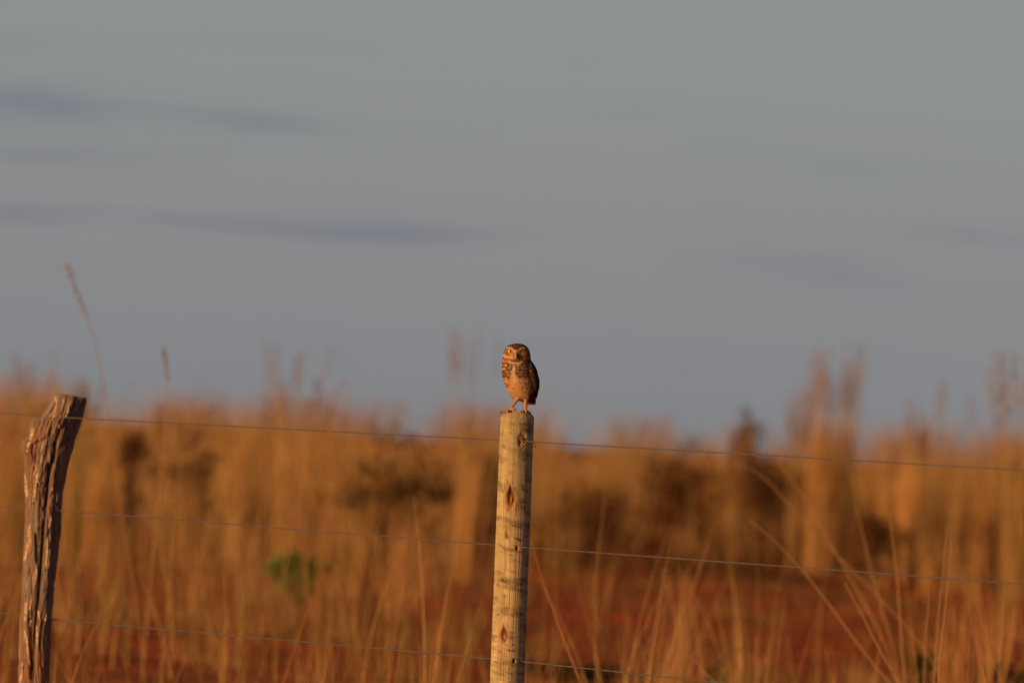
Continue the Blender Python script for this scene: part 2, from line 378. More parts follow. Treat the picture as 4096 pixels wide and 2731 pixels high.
# ---- single tufts one can tell apart
def tuft(seed, px, top, d, w_px, n, label, pal=STRAW, plume=10, lean=.03, bladew=.007, side=0.0, hvar=(.55, 1.0), hexp=1.8, pal2=PLUME, foot=.5, psize=.015, name='grass_tuft', group='grass tufts standing above the field'):
    rng = np.random.default_rng(seed)
    H0 = CAMZ + (hor(px) - top) * d / F
    p = P(px + (top - hor(px)) * 0, hor(px), d); bx, by = p[0] - ROLL * 0, p[1]
    bx += (H0 - CAMZ) * -math.tan(0) 
    rad = w_px * d / F / 2
    a = rng.uniform(0, 2 * np.pi, n); r = rad * foot * np.sqrt(rng.uniform(0, 1, n))
    loc = np.array([bx, by, ground_z(np.array(bx), np.array(by)) - .02])
    base = np.stack([np.cos(a) * r, np.sin(a) * r, np.zeros(n)], -1)
    H = H0 * (hvar[0] + (hvar[1] - hvar[0]) * rng.uniform(0, 1, n) ** hexp)
    ln = rng.uniform(0, 1, n) * rad * (1 - foot) / H0 * 1.0 + lean * rng.normal(0, 1, n) ** 2 * .5
    V, Fq, T, C = blades(rng, base, H, np.full(n, bladew) * rng.uniform(.6, 1.3, n), ln, a, np.abs(rng.normal(0, .03, n)), pick(rng, pal, n), 6)
    sh = side * (V[:, 2] / H0) ** 1.6 * H0; V[:, 0] += sh
    C = C.copy(); C[..., 0] += side * (C[..., 2] / H0) ** 1.6 * H0
    o = link(name, np_mesh(name, V, Fq, T), M_grass, loc=loc)
    tag(o, label, 'grass tuft', group)
    if plume:
        tall = np.argsort(-H)[:min(90, max(3, int(n * .35)))]
        sel = rng.permutation(tall)[:34]
        for j in sel:                                    # each head a part of its own
            Vp, Fp, Tp = plumes(rng, C[j:j + 1], .17, psize, plume * 2, pick(rng, pal2, 1))
            link('seed_head', np_mesh('seed_head', Vp, Fp, Tp), M_plume, o)
    return o
GOLD = np.array([[.62, .40, .17], [.58, .35, .14], [.64, .43, .20]])
OLIVE = np.array([[.26, .22, .06], [.34, .25, .08], [.20, .18, .05]])
TUFTS = [
 (31, 3322, 1350, 138, 250, 560, 'tallest golden grass tuft, a thick upright column right of the owl post', dict(pal=np.concatenate([GOLD, GOLD, STRAW * .9]), foot=.6, hvar=(.56, 1.0), hexp=3.4, bladew=.011, plume=16, lean=.02, psize=.016)),
 (32, 3650, 1690, 130, 105, 300, 'narrow golden grass column just right of the thickest column', dict(pal=GOLD, foot=.8, bladew=.010, lean=.01)),
 (33, 3560, 1700, 150, 90, 110, 'short golden grass tuft squeezed between the two golden columns', dict(pal=GOLD, foot=.8, bladew=.010, lean=.01)),
 (34, 4060, 1370, 95, 190, 50, 'tall sparse plumed tuft leaning left at the right edge', dict(side=-.03, plume=14, psize=.015, hvar=(.7, 1.0))),
 (35, 4080, 1720, 120, 170, 190, 'olive gold tuft under the leaning plumes at the right edge', dict(pal=np.concatenate([OLIVE, GOLD]), bladew=.010)),
 (36, 3760, 1500, 120, 300, 44, 'thin see-through plumed tuft right of the golden columns', dict(plume=17, psize=.016, lean=.05)),
 (37, 1890, 1610, 110, 150, 190, 'orange gold tuft immediately left of the owl post', dict(pal=GOLD, foot=.7, bladew=.010)),
 (38, 1890, 1260, 130, 330, 30, 'faint tall plumes rising high just left of the owl', dict(plume=17, psize=.016, lean=.05, hvar=(.78, 1.0))),
 (39, 1190, 1480, 110, 330, 170, 'broad fuzzy tuft with pink plumes midway between the two posts', dict(bladew=.008, plume=14, lean=.05, hvar=(.62, 1.0))),
 (40, 1150, 1340, 125, 300, 24, 'highest thin plumes over the broad fuzzy middle tuft', dict(plume=17, psize=.016, lean=.05, hvar=(.8, 1.0))),
 (41, 1500, 1580, 125, 340, 150, 'pale low tuft between the broad fuzzy tuft and the owl post', dict(bladew=.008, hvar=(.68, 1.0), lean=.04)),
 (42, 325, 1470, 95, 60, 50, 'dark tipped olive tuft rising behind the gnarled post', dict(pal=OLIVE, pal2=OLIVE * .7, plume=14, psize=.013, lean=.01, hvar=(.7, 1.0))),
 (43, 370, 1640, 110, 200, 190, 'orange gold tuft standing right behind the gnarled post', dict(pal=GOLD, foot=.7, bladew=.010)),
 (44, 80, 1560, 105, 300, 170, 'straw tuft at the left edge beyond the gnarled post', dict(bladew=.008)),
 (45, 170, 1400, 120, 300, 20, 'wispy plumes above the left edge straw tuft', dict(plume=17, psize=.016, lean=.05, hvar=(.8, 1.0))),
 (46, 2200, 1680, 140, 260, 120, 'low pale tuft just right of the owl post top', dict(bladew=.009)),
 (47, 2560, 1640, 150, 240, 70, 'thin low tuft right of centre under open sky', dict(bladew=.009, plume=16)),
 (48, 2960, 1650, 140, 110, 70, 'reddish plumed tuft above the dark bushes', dict(plume=17, psize=.019, lean=.02)),
 (49, 3190, 1500, 140, 90, 60, 'slim brown plume tuft close to the left of the thickest column', dict(plume=20, psize=.017, lean=.02)),
 (50, 720, 1580, 110, 260, 70, 'loose plumed tuft behind the single spiky stalk', dict(plume=18, psize=.02, lean=.04)),
 (51, 950, 2330, 62, 60, 26, 'pale straw tuft low in the frame right of the gnarled post', dict(bladew=.007, plume=0, pal=GOLD)),
 (52, 1340, 2250, 62, 70, 26, 'straw tuft low in the frame beside the green sprig', dict(bladew=.006, plume=0)),
 (53, 2770, 2280, 60, 60, 24, 'slender straw tuft low in the frame right of the owl post', dict(bladew=.006, plume=0)),
 (54, 3000, 2230, 62, 70, 30, 'thin straw tuft below the dark bushes', dict(bladew=.006, plume=0)),
]
for a in TUFTS:
    tuft(*a[:7], **a[7])

# ---- single stalks near the fence, drawn through photo points at their own distance
def stalk(pts, d, w, label, col=(.50, .32, .17), head=0, seed=0):
    rng = np.random.default_rng(seed + 900)
    pts = np.array(pts, float)
    q = P(pts[:, 0], pts[:, 1], np.full(len(pts), d))
    # smooth and carry on down to the ground
    last = q[-1]; dv = q[-1] - q[-2]; dv = dv / abs(dv[2])
    if last[2] > 0.02:
        k = last[2] + .02
        q = np.concatenate([q, [last + dv * k * .5 + [0, .02, 0], last + (dv * np.array([.75, 1, 1])) * k]])
    tq = np.linspace(0, 1, len(q)); ts = np.linspace(0, 1, 40)
    c = np.stack([np.interp(ts, tq, q[:, i]) for i in range(3)], -1)
    for _ in range(6): c[1:-1] = (c[:-2] + 2 * c[1:-1] + c[2:]) / 4
    loc = c[-1].copy(); c = c - loc
    r = w * .75 / 2 * (.35 + .65 * ts)
    V, Fa = tube(c, r, 5)
    T = np.tile(np.array(col), (len(V), 1)) * rng.uniform(.9, 1.1)
    o = link('grass_stalk', np_mesh('grass_stalk', V, Fa, T), M_grass, loc=loc)
    tag(o, label, 'grass stalk', 'tall grass stalks beside the fence')
    if head:
        n = 110; k = rng.uniform(0, head, n); kk = np.stack([np.interp(k, ts, c[:, i]) for i in range(3)], -1)
        kk += rng.normal(0, 1, (n, 3)) * .006
        a = rng.normal(0, .35, (n, 3)); a[:, 2] += 1; a /= np.linalg.norm(a, axis=1)[:, None]
        b_ = np.cross(a, rng.normal(0, 1, (n, 3))); b_ /= np.linalg.norm(b_, axis=1)[:, None]
        s_ = rng.uniform(.007, .014, n)[:, None]
        Vp = np.stack([kk - a * s_, kk + b_ * s_ * .25, kk + a * s_, kk - b_ * s_ * .25], 1).reshape(-1, 3)
        link('seed_head', np_mesh('seed_head', Vp, np.arange(n * 4).reshape(n, 4), np.repeat(pick(rng, PLUME, n), 4, 0)), M_plume, o)
    return o
ST = [
 ([(268, 1060), (300, 1150), (340, 1250), (375, 1340), (395, 1430), (402, 1500), (440, 1660), (460, 1900), (520, 2250)], 60, .013, 'tallest bending stalk rising over the gnarled post against the sky', dict(head=.22)),
 ([(652, 1390), (668, 1480), (670, 1640), (650, 1850), (620, 2150)], 62, .015, 'single upright spiky stalk right of the gnarled post against the sky', dict(head=.2)),
 ([(740, 1720), (720, 1850), (700, 2050), (680, 2300)], 54, .010, 'faint stalk leaning right beside the single spiky stalk', dict()),
 ([(3000, 2080), (3110, 2170), (3220, 2290), (3330, 2430), (3420, 2560), (3560, 2731)], 50, .016, 'long diagonal stalk slanting down right below the dark bushes', dict()),
 ([(2930, 1850), (3020, 1880), (3100, 1950), (3180, 2050), (3290, 2160)], 58, .014, 'arched stalk crossing in front of the dark bushes', dict()),
 ([(3080, 1810), (3150, 1900), (3220, 1990), (3300, 2130)], 58, .013, 'short upper stalk arching left of the thickest golden column', dict()),
 ([(3380, 2330), (3450, 2460), (3520, 2600), (3600, 2731)], 48, .014, 'slanting stalk beneath the thickest golden column', dict()),
 ([(3420, 2020), (3450, 2130), (3475, 2240), (3500, 2330)], 56, .013, 'left stalk of the pair leaning left beside the golden column', dict()),
 ([(3555, 2040), (3575, 2180), (3592, 2330), (3602, 2500), (3614, 2650), (3620, 2731)], 52, .018, 'thick pale stalk standing below the narrow golden column', dict(col=(.5, .33, .15))),
 ([(3790, 2100), (3775, 2250), (3760, 2400), (3745, 2560), (3735, 2731)], 46, .010, 'first thin upright stalk left of the bright one at lower right', dict()),
 ([(3805, 2160), (3795, 2300), (3780, 2450), (3762, 2600), (3755, 2731)], 44, .009, 'brightest sharp upright stalk at lower right', dict(col=(.62, .38, .15))),
 ([(3915, 1960), (3905, 2090), (3895, 2260), (3885, 2420), (3880, 2560), (3870, 2731)], 45, .008, 'tallest thin upright stalk at lower right crossing the middle wire', dict(col=(.34, .26, .12))),
 ([(4040, 2180), (4020, 2350), (4010, 2520), (3995, 2731)], 48, .010, 'rightmost thin upright stalk near the lower right corner', dict()),
 ([(3885, 2450), (3905, 2560), (3925, 2650), (3945, 2731)], 46, .010, 'short stalk leaning left near the lower right corner', dict()),
 ([(3720, 2330), (3712, 2450), (3700, 2600), (3695, 2731)], 47, .009, 'short upright stalk beside the thick pale stalk', dict()),
 ([(2125, 2160), (2160, 2290), (2215, 2440), (2270, 2590), (2325, 2731)], 47, .016, 'pinkish stalk slanting down right from behind the owl post', dict(col=(.50, .25, .14))),
 ([(2420, 1990), (2400, 2150), (2380, 2350), (2385, 2600)], 56, .012, 'upright stalk right of the pinkish slanting stalk', dict()),
 ([(2650, 2560), (2760, 2620), (2860, 2731)], 50, .014, 'low stalk slanting down right at the bottom edge', dict()),
]
for i, s in enumerate(ST): stalk(s[0], s[1], s[2], s[3], seed=i, **s[4])

# ---- shrubs
def shrub(seed, px, py, d, rx_px, ry_px, n, cols, label, leaf=.035, name='shrub', cat='shrub'):
    rng = np.random.default_rng(seed)
    c = P(px, py, d); rx = rx_px * d / F; rz = ry_px * d / F
    gz = float(ground_z(np.array(c[0]), np.array(c[1])))
    loc = np.array([c[0], c[1], gz - .02]); ch = c[2] - gz
    root = bpy.data.objects.new(name, None); COL.objects.link(root); root.location = loc; tag(root, label, cat)
    k = 26
    cc = rng.normal(0, .6, (k, 3)) * np.array([rx, rx, rz]) + np.array([0, 0, ch])
    cc[:, 2] = np.where(rng.uniform(0, 1, k) < .35, rng.uniform(.1, 1, k) * ch, cc[:, 2]); cc[:, 2] = np.maximum(cc[:, 2], .08)
    parts = []
    for q in cc:
        mid = q * np.array([.5, .5, .45]) + rng.normal(0, .03, 3)
        pth = np.array([[rng.normal(0, .02), rng.normal(0, .02), 0], mid, q])
        ts = np.linspace(0, 1, 8); pth = np.stack([np.interp(ts, [0, .5, 1], pth[:, i]) for i in range(3)], -1)
        parts.append(tube(pth, np.linspace(.016, .004, 8), 5))
    V, Fa = join(parts)
    link('stem', np_mesh('stem', V, Fa, np.tile([.14, .08, .05], (len(V), 1))), M_wood, root)
    j = rng.integers(0, k, n)
    p = cc[j] + rng.normal(0, .3, (n, 3)) * np.array([rx, rx, rz])
    p[:, 2] = np.maximum(p[:, 2], .02)
    a = rng.normal(0, 1, (n, 3)); a /= np.linalg.norm(a, axis=1)[:, None]
    b_ = np.cross(a, rng.normal(0, 1, (n, 3))); b_ /= np.linalg.norm(b_, axis=1)[:, None]
    s_ = leaf * rng.uniform(.5, 1.2, n)[:, None]
    Vp = np.stack([p - a * s_, p + b_ * s_ * .45, p + a * s_, p - b_ * s_ * .45], 1).reshape(-1, 3)
    link('foliage', np_mesh('foliage', Vp, np.arange(n * 4).reshape(n, 4), np.repeat(pick(rng, np.array(cols), n, .3), 4, 0)), M_leaf, root)
DK = [(.08, .035, .018), (.06, .03, .018), (.11, .048, .022), (.16, .075, .03)]
shrub(61, 530, 1790, 120, 48, 62, 900, DK, 'small very dark bush right of the gnarled post top')
shrub(62, 2720, 1930, 150, 110, 80, 2200, DK, 'left dark bush of the three right of the owl post')
shrub(63, 3010, 1960, 145, 190, 95, 3600, DK, 'widest darkest bush in front of the thickest golden column')
shrub(64, 2985, 1760, 155, 45, 65, 700, [(.12, .05, .02), (.08, .035, .016)], 'narrow reddish brown bush rising behind the widest dark bush')
shrub(65, 1640, 1940, 120, 240, 90, 3000, [(.10, .06, .02), (.12, .06, .025), (.06, .05, .02)], 'wide brown bush left of the owl post')
shrub(66, 3980, 2110, 125, 170, 70, 2200, DK, 'dark bush low at the right edge')
shrub(67, 3490, 2120, 130, 75, 60, 900, DK, 'dark bush between the golden columns at their foot')
shrub(68, 770, 1860, 115, 80, 60, 1200, [(.13, .07, .04), (.10, .05, .025)], 'dull brown bush right of the small very dark one')
shrub(69, 2870, 2700, 68, 24, 34, 420, [(.03, .018, .012), (.05, .03, .015)], 'small blackish bush at the bottom edge right of the post')
shrub(70, 1190, 2275, 86, 90, 42, 1000, [(.07, .19, .025), (.11, .24, .04)], 'small bright green sprig low between the two posts', name='green_sprig', cat='green sprig')
shrub(71, 4010, 2700, 66, 85, 42, 800, [(.07, .10, .03), (.10, .12, .035), (.09, .07, .03)], 'low green plant in the lower right corner', name='green_sprig', cat='green sprig')
shrub(72, 2330, 2710, 68, 170, 30, 900, [(.04, .035, .015), (.05, .03, .015)], 'dark low bush at the bottom edge close right of the post')
shrub(73, 1950, 1880, 130, 90, 80, 1300, [(.11, .10, .03), (.12, .08, .03)], 'olive bush directly behind the owl post')
shrub(74, 2330, 2060, 130, 260, 100, 2600, [(.12, .055, .025), (.09, .045, .02)], 'broad reddish brown bush right behind the owl post')
shrub(75, 3700, 2640, 68, 40, 24, 300, [(.08, .10, .03), (.05, .06, .02)], 'tiny olive sprig by the thick pale stalk foot', name='green_sprig', cat='green sprig')

# ------------------------------------------------------------------ fence wires
I0, I1 = 1 / 42.45, 1 / 34.37
def wd(px): return 1 / (I0 + (I1 - I0) * np.asarray(px, float) / 4096)
WIRES = [([(0, 1650), (255, 1669), (2080, 1764), (4096, 1880)], 'top fence wire running just under both post tops'),
         ([(0, 2024), (190, 2037), (2080, 2187), (4096, 2334)], 'middle fence wire of the three'),
         ([(0, 2450), (160, 2471), (2072, 2643), (2900, 2731)], 'lowest fence wire of the three near the bottom edge')]
MW = P(2067, 1763, wd(2067))               # the owl post's axis
LW = P(232, 1668, wd(232))
fd = (LW - MW) / np.linalg.norm(LW - MW)
for k, (pts, lab) in enumerate(WIRES):
    pts = np.array(pts, float); q = P(pts[:, 0], pts[:, 1], wd(pts[:, 0]))
    a0 = q[0] + (q[0] - q[1]) / np.linalg.norm(q[0] - q[1]) * 9
    dv = (q[-1] - q[-2]) / np.linalg.norm(q[-1] - q[-2]); b0 = q[-1] + dv * 9
    ctl = np.concatenate([[a0], q, [b0]])
    c = []
    for i in range(len(ctl) - 1):
        n = 40; s_ = np.linspace(0, 1, n, endpoint=False)[:, None]; c.append(ctl[i] * (1 - s_) + ctl[i + 1] * s_)
    c = np.concatenate(c + [[ctl[-1]]])
    rng = np.random.default_rng(k); c[1:-1, 2] += np.convolve(rng.normal(0, .0005, len(c)), np.ones(5) / 5, 'same')[1:-1]
    loc = c[len(c) // 2].copy(); V, Fa = tube(c - loc, .0021, 8)
    o = link('fence_wire', np_mesh('fence_wire', V, Fa, smooth=True), M_wire, loc=loc)
    tag(o, lab, 'wire', 'wires of the fence')
    WIRES[k] = (pts, lab, o)

# ------------------------------------------------------------------ round post under the owl
D1 = float(wd(2067))
s1 = D1 / F
def axis_x(y): return 2069.5 - (y - 1660) * 41.0 / 1071
nu, nv = 420, 1700
yy = np.concatenate([np.array([1649.5, 1650.0, 1651.2, 1653]), np.linspace(1654, 2760, nv), np.linspace(2765, 3750, 160)])
nv = len(yy)
th = np.arange(nu) / nu * 2 * np.pi                     # 0 = towards camera, + = image right
TH, Y2 = np.meshgrid(th, yy)
THs = (TH + np.pi) % (2 * np.pi) - np.pi
hwid = np.interp(Y2, [1649.5, 1650, 1651, 1656, 1666, 1675, 2180, 2731, 3750], [47, 50, 51, 56, 66, 67, 68, 69.5, 71])
fac_ = np.floor((THs + .25) / (2 * np.pi) * 13); shy = 1668 + 6 * (vnoise(fac_ * 3.7, fac_ * 1.3, 77) - .5) + 1.2 * np.cos((THs + .25) * 13)
hwid = np.where(Y2 < 1682, np.minimum(67.2, 50.5 + np.maximum(Y2 - 1650, -.5) * 16.5 / (shy - 1650)), hwid)
rad = hwid + 1.3 * (fbm(TH / (2 * np.pi) * 6, Y2 / 260, 3, 3, 6) - .5) * 2
rad += 1.0 * (vnoise(TH / (2 * np.pi) * 14, Y2 / 1500, 8, 14) - .5)            # machined flats
grain = fbm(TH / (2 * np.pi) * 90, Y2 / 160, 21, 3, 90); rad += (grain - .5) * .8
# lengthwise drying cracks
crack = np.zeros_like(rad)
for (xo, ya, yb, w_) in [(-.44, 1650, 2731, 1.0), (-.12, 1700, 2160, .8), (.02, 1660, 2010, .6), (.25, 2150, 2330, .8), (-.02, 2300, 2470, 1.4), (.10, 2560, 2731, 1.0),
                         (-.30, 2170, 2500, .8), (.32, 2290, 2450, .8), (.5, 1900, 2300, .7), (-.62, 1700, 2100, .9), (-.22, 2560, 2731, 1.1), (1.2, 1660, 3000, 1.5), (2.4, 1660, 3200, 2), (3.0, 1700, 3000, 1.6), (-1.6, 1800, 3000, 1.5), (-2.4, 1700, 3000, 1.5), (.18, 2000, 2150, 1.0)]:
    dth = (THs - xo + .02 * (fbm(Y2 * 0, Y2 / 60, int(ya), 3) - .5) * 2)
    m_ = np.exp(-(dth * 68 / (1.3 * w_)) ** 2) * sstep(ya - 20, ya + 40, Y2) * sstep(yb + 20, yb - 40, Y2)
    crack = np.maximum(crack, m_ * (.5 + .5 * fbm(Y2 / 30, Y2 / 30, 4)))
rad -= crack * 1.5
X0 = axis_x(Y2) + hwid * np.sin(THs)                    # photo x of each vertex on the near side
near = np.cos(THs) > 0
def ell(x, y, rx, ry, up=1.0):                           # pointed ellipse mask
    dx = (X0 - x) / (rx * np.where(Y2 < y, np.clip(1 - .65 * (y - Y2) / ry, .2, 1), 1)); dy = (Y2 - y) / np.where(Y2 < y, ry * up, ry)
    return np.where(near, np.exp(-np.maximum(dx * dx + dy * dy, 0) ** 1.6), 0), dx, dy
C1 = np.zeros(TH.shape + (3,))
base1 = np.array([.50, .45, .26])
C1[:] = base1
gr = fbm(TH / (2 * np.pi) * 40, Y2 / 380, 31, 4, 40)
C1 *= (.66 + .68 * gr)[..., None]; C1 = cmix(C1, (.30, .22, .13), sstep(.60, .72, fbm(TH / (2 * np.pi) * 60, Y2 / 520, 35, 2, 60)) * .5)
C1 = cmix(C1, (.56, .43, .27), sstep(.5, .75, fbm(TH / (2 * np.pi) * 9, Y2 / 420, 33, 3, 9)) * .6)      # creamier runs
C1 = cmix(C1, (.34, .33, .20), sstep(.52, .7, fbm(TH / (2 * np.pi) * 5, Y2 / 130, 36, 3, 5)) * .5)       # greener patches
# slanting mildew bands
sl_y = Y2 - (hwid * np.sin(THs)) * .30 + 12 * fbm(TH / (2 * np.pi) * 10, Y2 / 80, 39, 2, 10)
for sd, sc, a0, a1, k_, colr in [(41, 22, .50, .68, .75, (.16, .13, .08)), (43, 11, .58, .74, .45, (.17, .13, .08)), (47, 50, .54, .72, .35, (.24, .21, .13))]:
    bnd = fbm(TH / (2 * np.pi) * 4 + 3, sl_y / sc, sd, 3, 4)
    brk = sstep(.3, .6, fbm(TH / (2 * np.pi) * 22, Y2 / 30, sd + 3, 3, 22))
    C1 = cmix(C1, colr, sstep(a0, a1, bnd) * k_ * (.35 + .65 * brk) * sstep(1690, 1800, Y2 + 60))
# brown resin run on the left, as in the photograph
rr = np.exp(-((X0 - (axis_x(Y2) - 25) - 5 * (fbm(Y2 * 0 + 2, Y2 / 70, 51) - .5)) / 4.5) ** 2) * near
C1 = cmix(C1, (.33, .17, .075), rr * sstep(.35, .62, fbm(Y2 * 0 + 7, Y2 / 45, 52, 3)) * .75)
C1 = cmix(C1, (.16, .10, .06), crack * .5)
# small scratches and dots of dirt
rngp = np.random.default_rng(7)
for _ in range(46):
    y_ = rngp.uniform(1680, 2725); x_ = axis_x(y_) + rngp.uniform(-58, 58); w_ = rngp.uniform(2, 11); h_ = rngp.uniform(2, 6)
    m_ = np.exp(-(((X0 - x_) / w_) ** 2 + ((Y2 - y_ - .3 * (X0 - x_)) / h_) ** 2)) * near
    C1 = cmix(C1, (.10, .065, .035), m_ * rngp.uniform(.4, .9)); rad -= m_ * .6
for (x_, y_, w_, h_) in [(2070, 2153, 16, 5), (2080, 2158, 12, 5), (2056, 2600, 9, 6), (2038, 2598, 9, 6), (2013, 2322, 12, 5), (2010, 2317, 8, 8), (2055, 2575, 6, 5), (2102, 1696, 9, 5), (2118, 1694, 6, 3), (2094, 1953, 5, 7), (2085, 2008, 5, 5), (2060, 2102, 14, 3), (2028, 2145, 10, 8), (2025, 2133, 5, 9)]:
    m_ = np.exp(-(((X0 - x_) / w_) ** 2 + ((Y2 - y_ - .25 * (X0 - x_)) / h_) ** 2) ** 1.3) * near
    C1 = cmix(C1, (.095, .06, .035), m_ * .85); rad -= m_ * .7
# knots: (x, y, rx, ry)
for (x_, y_, rx_, ry_, dep) in [(2043, 1985, 18, 42, 15), (2017, 2535, 15, 34, 9)]:
    big, _, _ = ell(x_, y_, rx_ * 1.75, ry_ * 1.5)
    C1 = cmix(C1, (.40, .21, .09), big * .55); rad += big * 2.6
    m_, dx, dy = ell(x_, y_, rx_, ry_)
    rad -= m_ * dep * (.8 + .4 * fbm(X0 / 6, Y2 / 14, 61, 3)) + m_ * 2.6
    C1 = cmix(C1, (.12, .05, .02), sstep(.2, .75, m_) * .9)
    pl = np.exp(-((X0 - x_ - 3) / 6) ** 2 - ((Y2 - y_ - ry_ * .3) / (ry_ * .28)) ** 2) * near
    rad += pl * dep * .75; C1 = cmix(C1, (.42, .24, .11), pl * .9)
    rim = np.exp(-((dx - 1.05) / .16) ** 2) * (np.abs(dy) < .95) * near; rad += rim * 1.8
tail_ = np.exp(-((X0 - 2034) / 5) ** 2 - ((Y2 - 2034) / 12) ** 2) * near; C1 = cmix(C1, (.30, .10, .03), tail_ * .9); rad += tail_ * 1.2
t2 = np.exp(-((X0 - 2030) / 9) ** 2 - ((Y2 - 1932) / 10) ** 2) * near; C1 = cmix(C1, (.24, .15, .08), t2 * .8); rad -= t2 * 3
# chopped hollow round the top wire, small chips at the other two
ho = np.exp(-(((X0 - 2089) / 15) ** 2 + ((Y2 - 1762) / 27) ** 2) ** 1.4) * near
rag = fbm(X0 / 5, Y2 / 11, 71, 3); rad -= ho * (12 + 12 * (rag - .5)); C1 = cmix(C1, (.15, .08, .04), ho * .92)
C1 = cmix(C1, (.42, .27, .12), ho * sstep(.6, .75, rag))
run = np.exp(-((X0 - 2080) / 10) ** 2) * sstep(1780, 1800, Y2) * sstep(1900, 1800, Y2) * near; C1 = cmix(C1, (.22, .16, .09), run * .5)
for (x_, y_) in [(2069, 2191), (2057, 2641)]:
    m_ = np.exp(-(((X0 - x_) / 6) ** 2 + ((Y2 - y_) / 9) ** 2) ** 1.4) * near; rad -= m_ * 7; C1 = cmix(C1, (.10, .05, .025), m_)
    m_ = np.exp(-(((X0 - x_ - 1) / 3) ** 2 + ((Y2 - y_ - 11) / 3) ** 2)) * near; rad += m_ * 1.5; C1 = cmix(C1, (.40, .17, .06), m_ * .8)
    C1 = cmix(C1, (.20, .14, .08), np.exp(-(((X0 - x_ + 8) / 12) ** 2 + ((Y2 - y_ - 3) / 4) ** 2)) * near * .6)
# the sawn shoulder is fresher, browner wood
sh = sstep(1670, 1662, Y2); C1 = cmix(C1, (.42, .27, .15), sh * .75)
C1 = np.clip(C1, .01, .9)
base = P(axis_x(yy), yy, np.full(nv, D1))               # (nv,3)
Vw = base[:, None, :] + (rad * s1 * np.sin(THs))[..., None] * RGT + (-rad * s1 * np.cos(THs))[..., None] * FWD
ctr_top = base[0] + UPV * .0006; nV = nv * nu
locp = base[-1].copy()
Vall = np.concatenate([Vw.reshape(-1, 3), [ctr_top]]) - locp
i = np.arange(nu); capf = np.stack([i, np.full(nu, nV), (i + 1) % nu], -1)
Tall = np.concatenate([C1.reshape(-1, 3), [[.16, .12, .08]]])
post = link('round_fence_post', np_mesh('round_fence_post', Vall, [grid_faces(nu, nv)[:, ::-1], capf[:, ::-1]], Tall, smooth=True), M_post, loc=locp)
tag(post, 'pale round treated pine post with two knots, the owl standing on its top', 'fence post', 'posts of the fence')

# splinters and straw caught in the hollow
rngs = np.random.default_rng(5); parts = []
def Q1(px, py, out=0.0):                                # a point on the post's near face, moved out in metres
    px = np.asarray(px, float); py = np.asarray(py, float)
    o_ = (px - axis_x(py)) / 68.0; z_ = 68 * s1 * np.sqrt(np.clip(1 - o_ ** 2, 0, 1)) + out
    return P(px, py, np.full(px.shape, D1)) - FWD * z_[..., None]
for _ in range(26):
    x_ = 2089 + rngs.normal(0, 8); y_ = 1765 + rngs.normal(0, 14); a_ = rngs.normal(1.35, .5); ln = rngs.uniform(7, 18)
    xs = np.array([x_, x_ + np.cos(a_) * ln * .5 + rngs.normal(0, 1.5), x_ + np.cos(a_) * ln]); ys = np.array([y_, y_ + np.sin(a_) * ln * .5, y_ + np.sin(a_) * ln])
    c_ = np.stack([Q1(xs[k], ys[k], rngs.uniform(-.008, .001)) for k in range(3)])
    parts.append(tube(c_ - locp, [.0009, .0012, .0004], 5))
for (xa, ya, xb, yb, o1, o2) in [(2080, 1779, 2119, 1759, -.002, .014), (2084, 1785, 2108, 1768, -.002, .010), (2078, 1792, 2094, 1780, -.003, .006)]:
    c_ = np.stack([Q1(xa, ya, o1), Q1((xa + xb) / 2, (ya + yb) / 2 + 2, (o1 + o2) / 2), Q1(xb, yb, o2)]); parts.append(tube(c_ - locp, [.0011, .0010, .0005], 5))
V, Fa = join(parts); sp = link('splinters', np_mesh('splinters', V, Fa), M_straw, post)
# rusty twist of binding wire on the top wire beside the post
pts, lab, w1 = WIRES[0]
parts = []
c0 = P(2134, 1768, wd(2134)); l1 = np.array(w1.location)
tq = np.linspace(0, 1, 60); ang = tq * 2 * np.pi * 4
hel = c0 + RGT * ((tq - .5) * .010)[:, None] + UPV * (np.cos(ang) * .0034)[:, None] + FWD * (np.sin(ang) * .0034)[:, None]
parts.append(tube(hel - l1, .0012, 5))
e_ = np.stack([c0 + RGT * .003, c0 + RGT * .004 - UPV * .007, c0 + RGT * .0075 - UPV * .012, c0 + RGT * .004 - UPV * .0155, c0 - RGT * .001 - UPV * .011]); parts.append(tube(e_ - l1, .0016, 5))
V, Fa = join(parts); link('wire_tie', np_mesh('wire_tie', V, Fa, smooth=True), M_rust, w1)

# ------------------------------------------------------------------ gnarled post on the left
D2 = float(wd(225)); s2 = D2 / F
def c4(a): a = np.array(a, float); return a[:, 0] / 2.614, 1550 + a[:, 1] / 2.614
def c5(a): a = np.array(a, float); return a[:, 0] / 2.61, 2130 + a[:, 1] / 2.61
lx1, ly1 = c4([(575, 85), (545, 115), (505, 190), (455, 270), (428, 302), (385, 318), (345, 318), (318, 345), (322, 385), (298, 440), (300, 500), (262, 530), (222, 562), (214, 600), (222, 665), (246, 725), (262, 850), (250, 960), (252, 1000), (262, 1100), (256, 1250), (256, 1400), (248, 1540)])
lx2, ly2 = c5([(245, 60), (238, 250), (233, 450), (220, 700), (208, 900), (200, 1100), (195, 1300), (190, 1568)])
rx1, ry1 = c4([(912, 85), (905, 150), (880, 280), (840, 400), (790, 560), (740, 700), (710, 830), (685, 980), (655, 1100), (650, 1250), (648, 1400), (634, 1540)])
rx2, ry2 = c5([(622, 80), (615, 180), (590, 400), (565, 620), (550, 850), (535, 1050), (525, 1300), (518, 1568)])
LXa, LYa = np.concatenate([lx1, lx2]), np.concatenate([ly1, ly2]); RXa, RYa = np.concatenate([rx1, rx2]), np.concatenate([ry1, ry2])
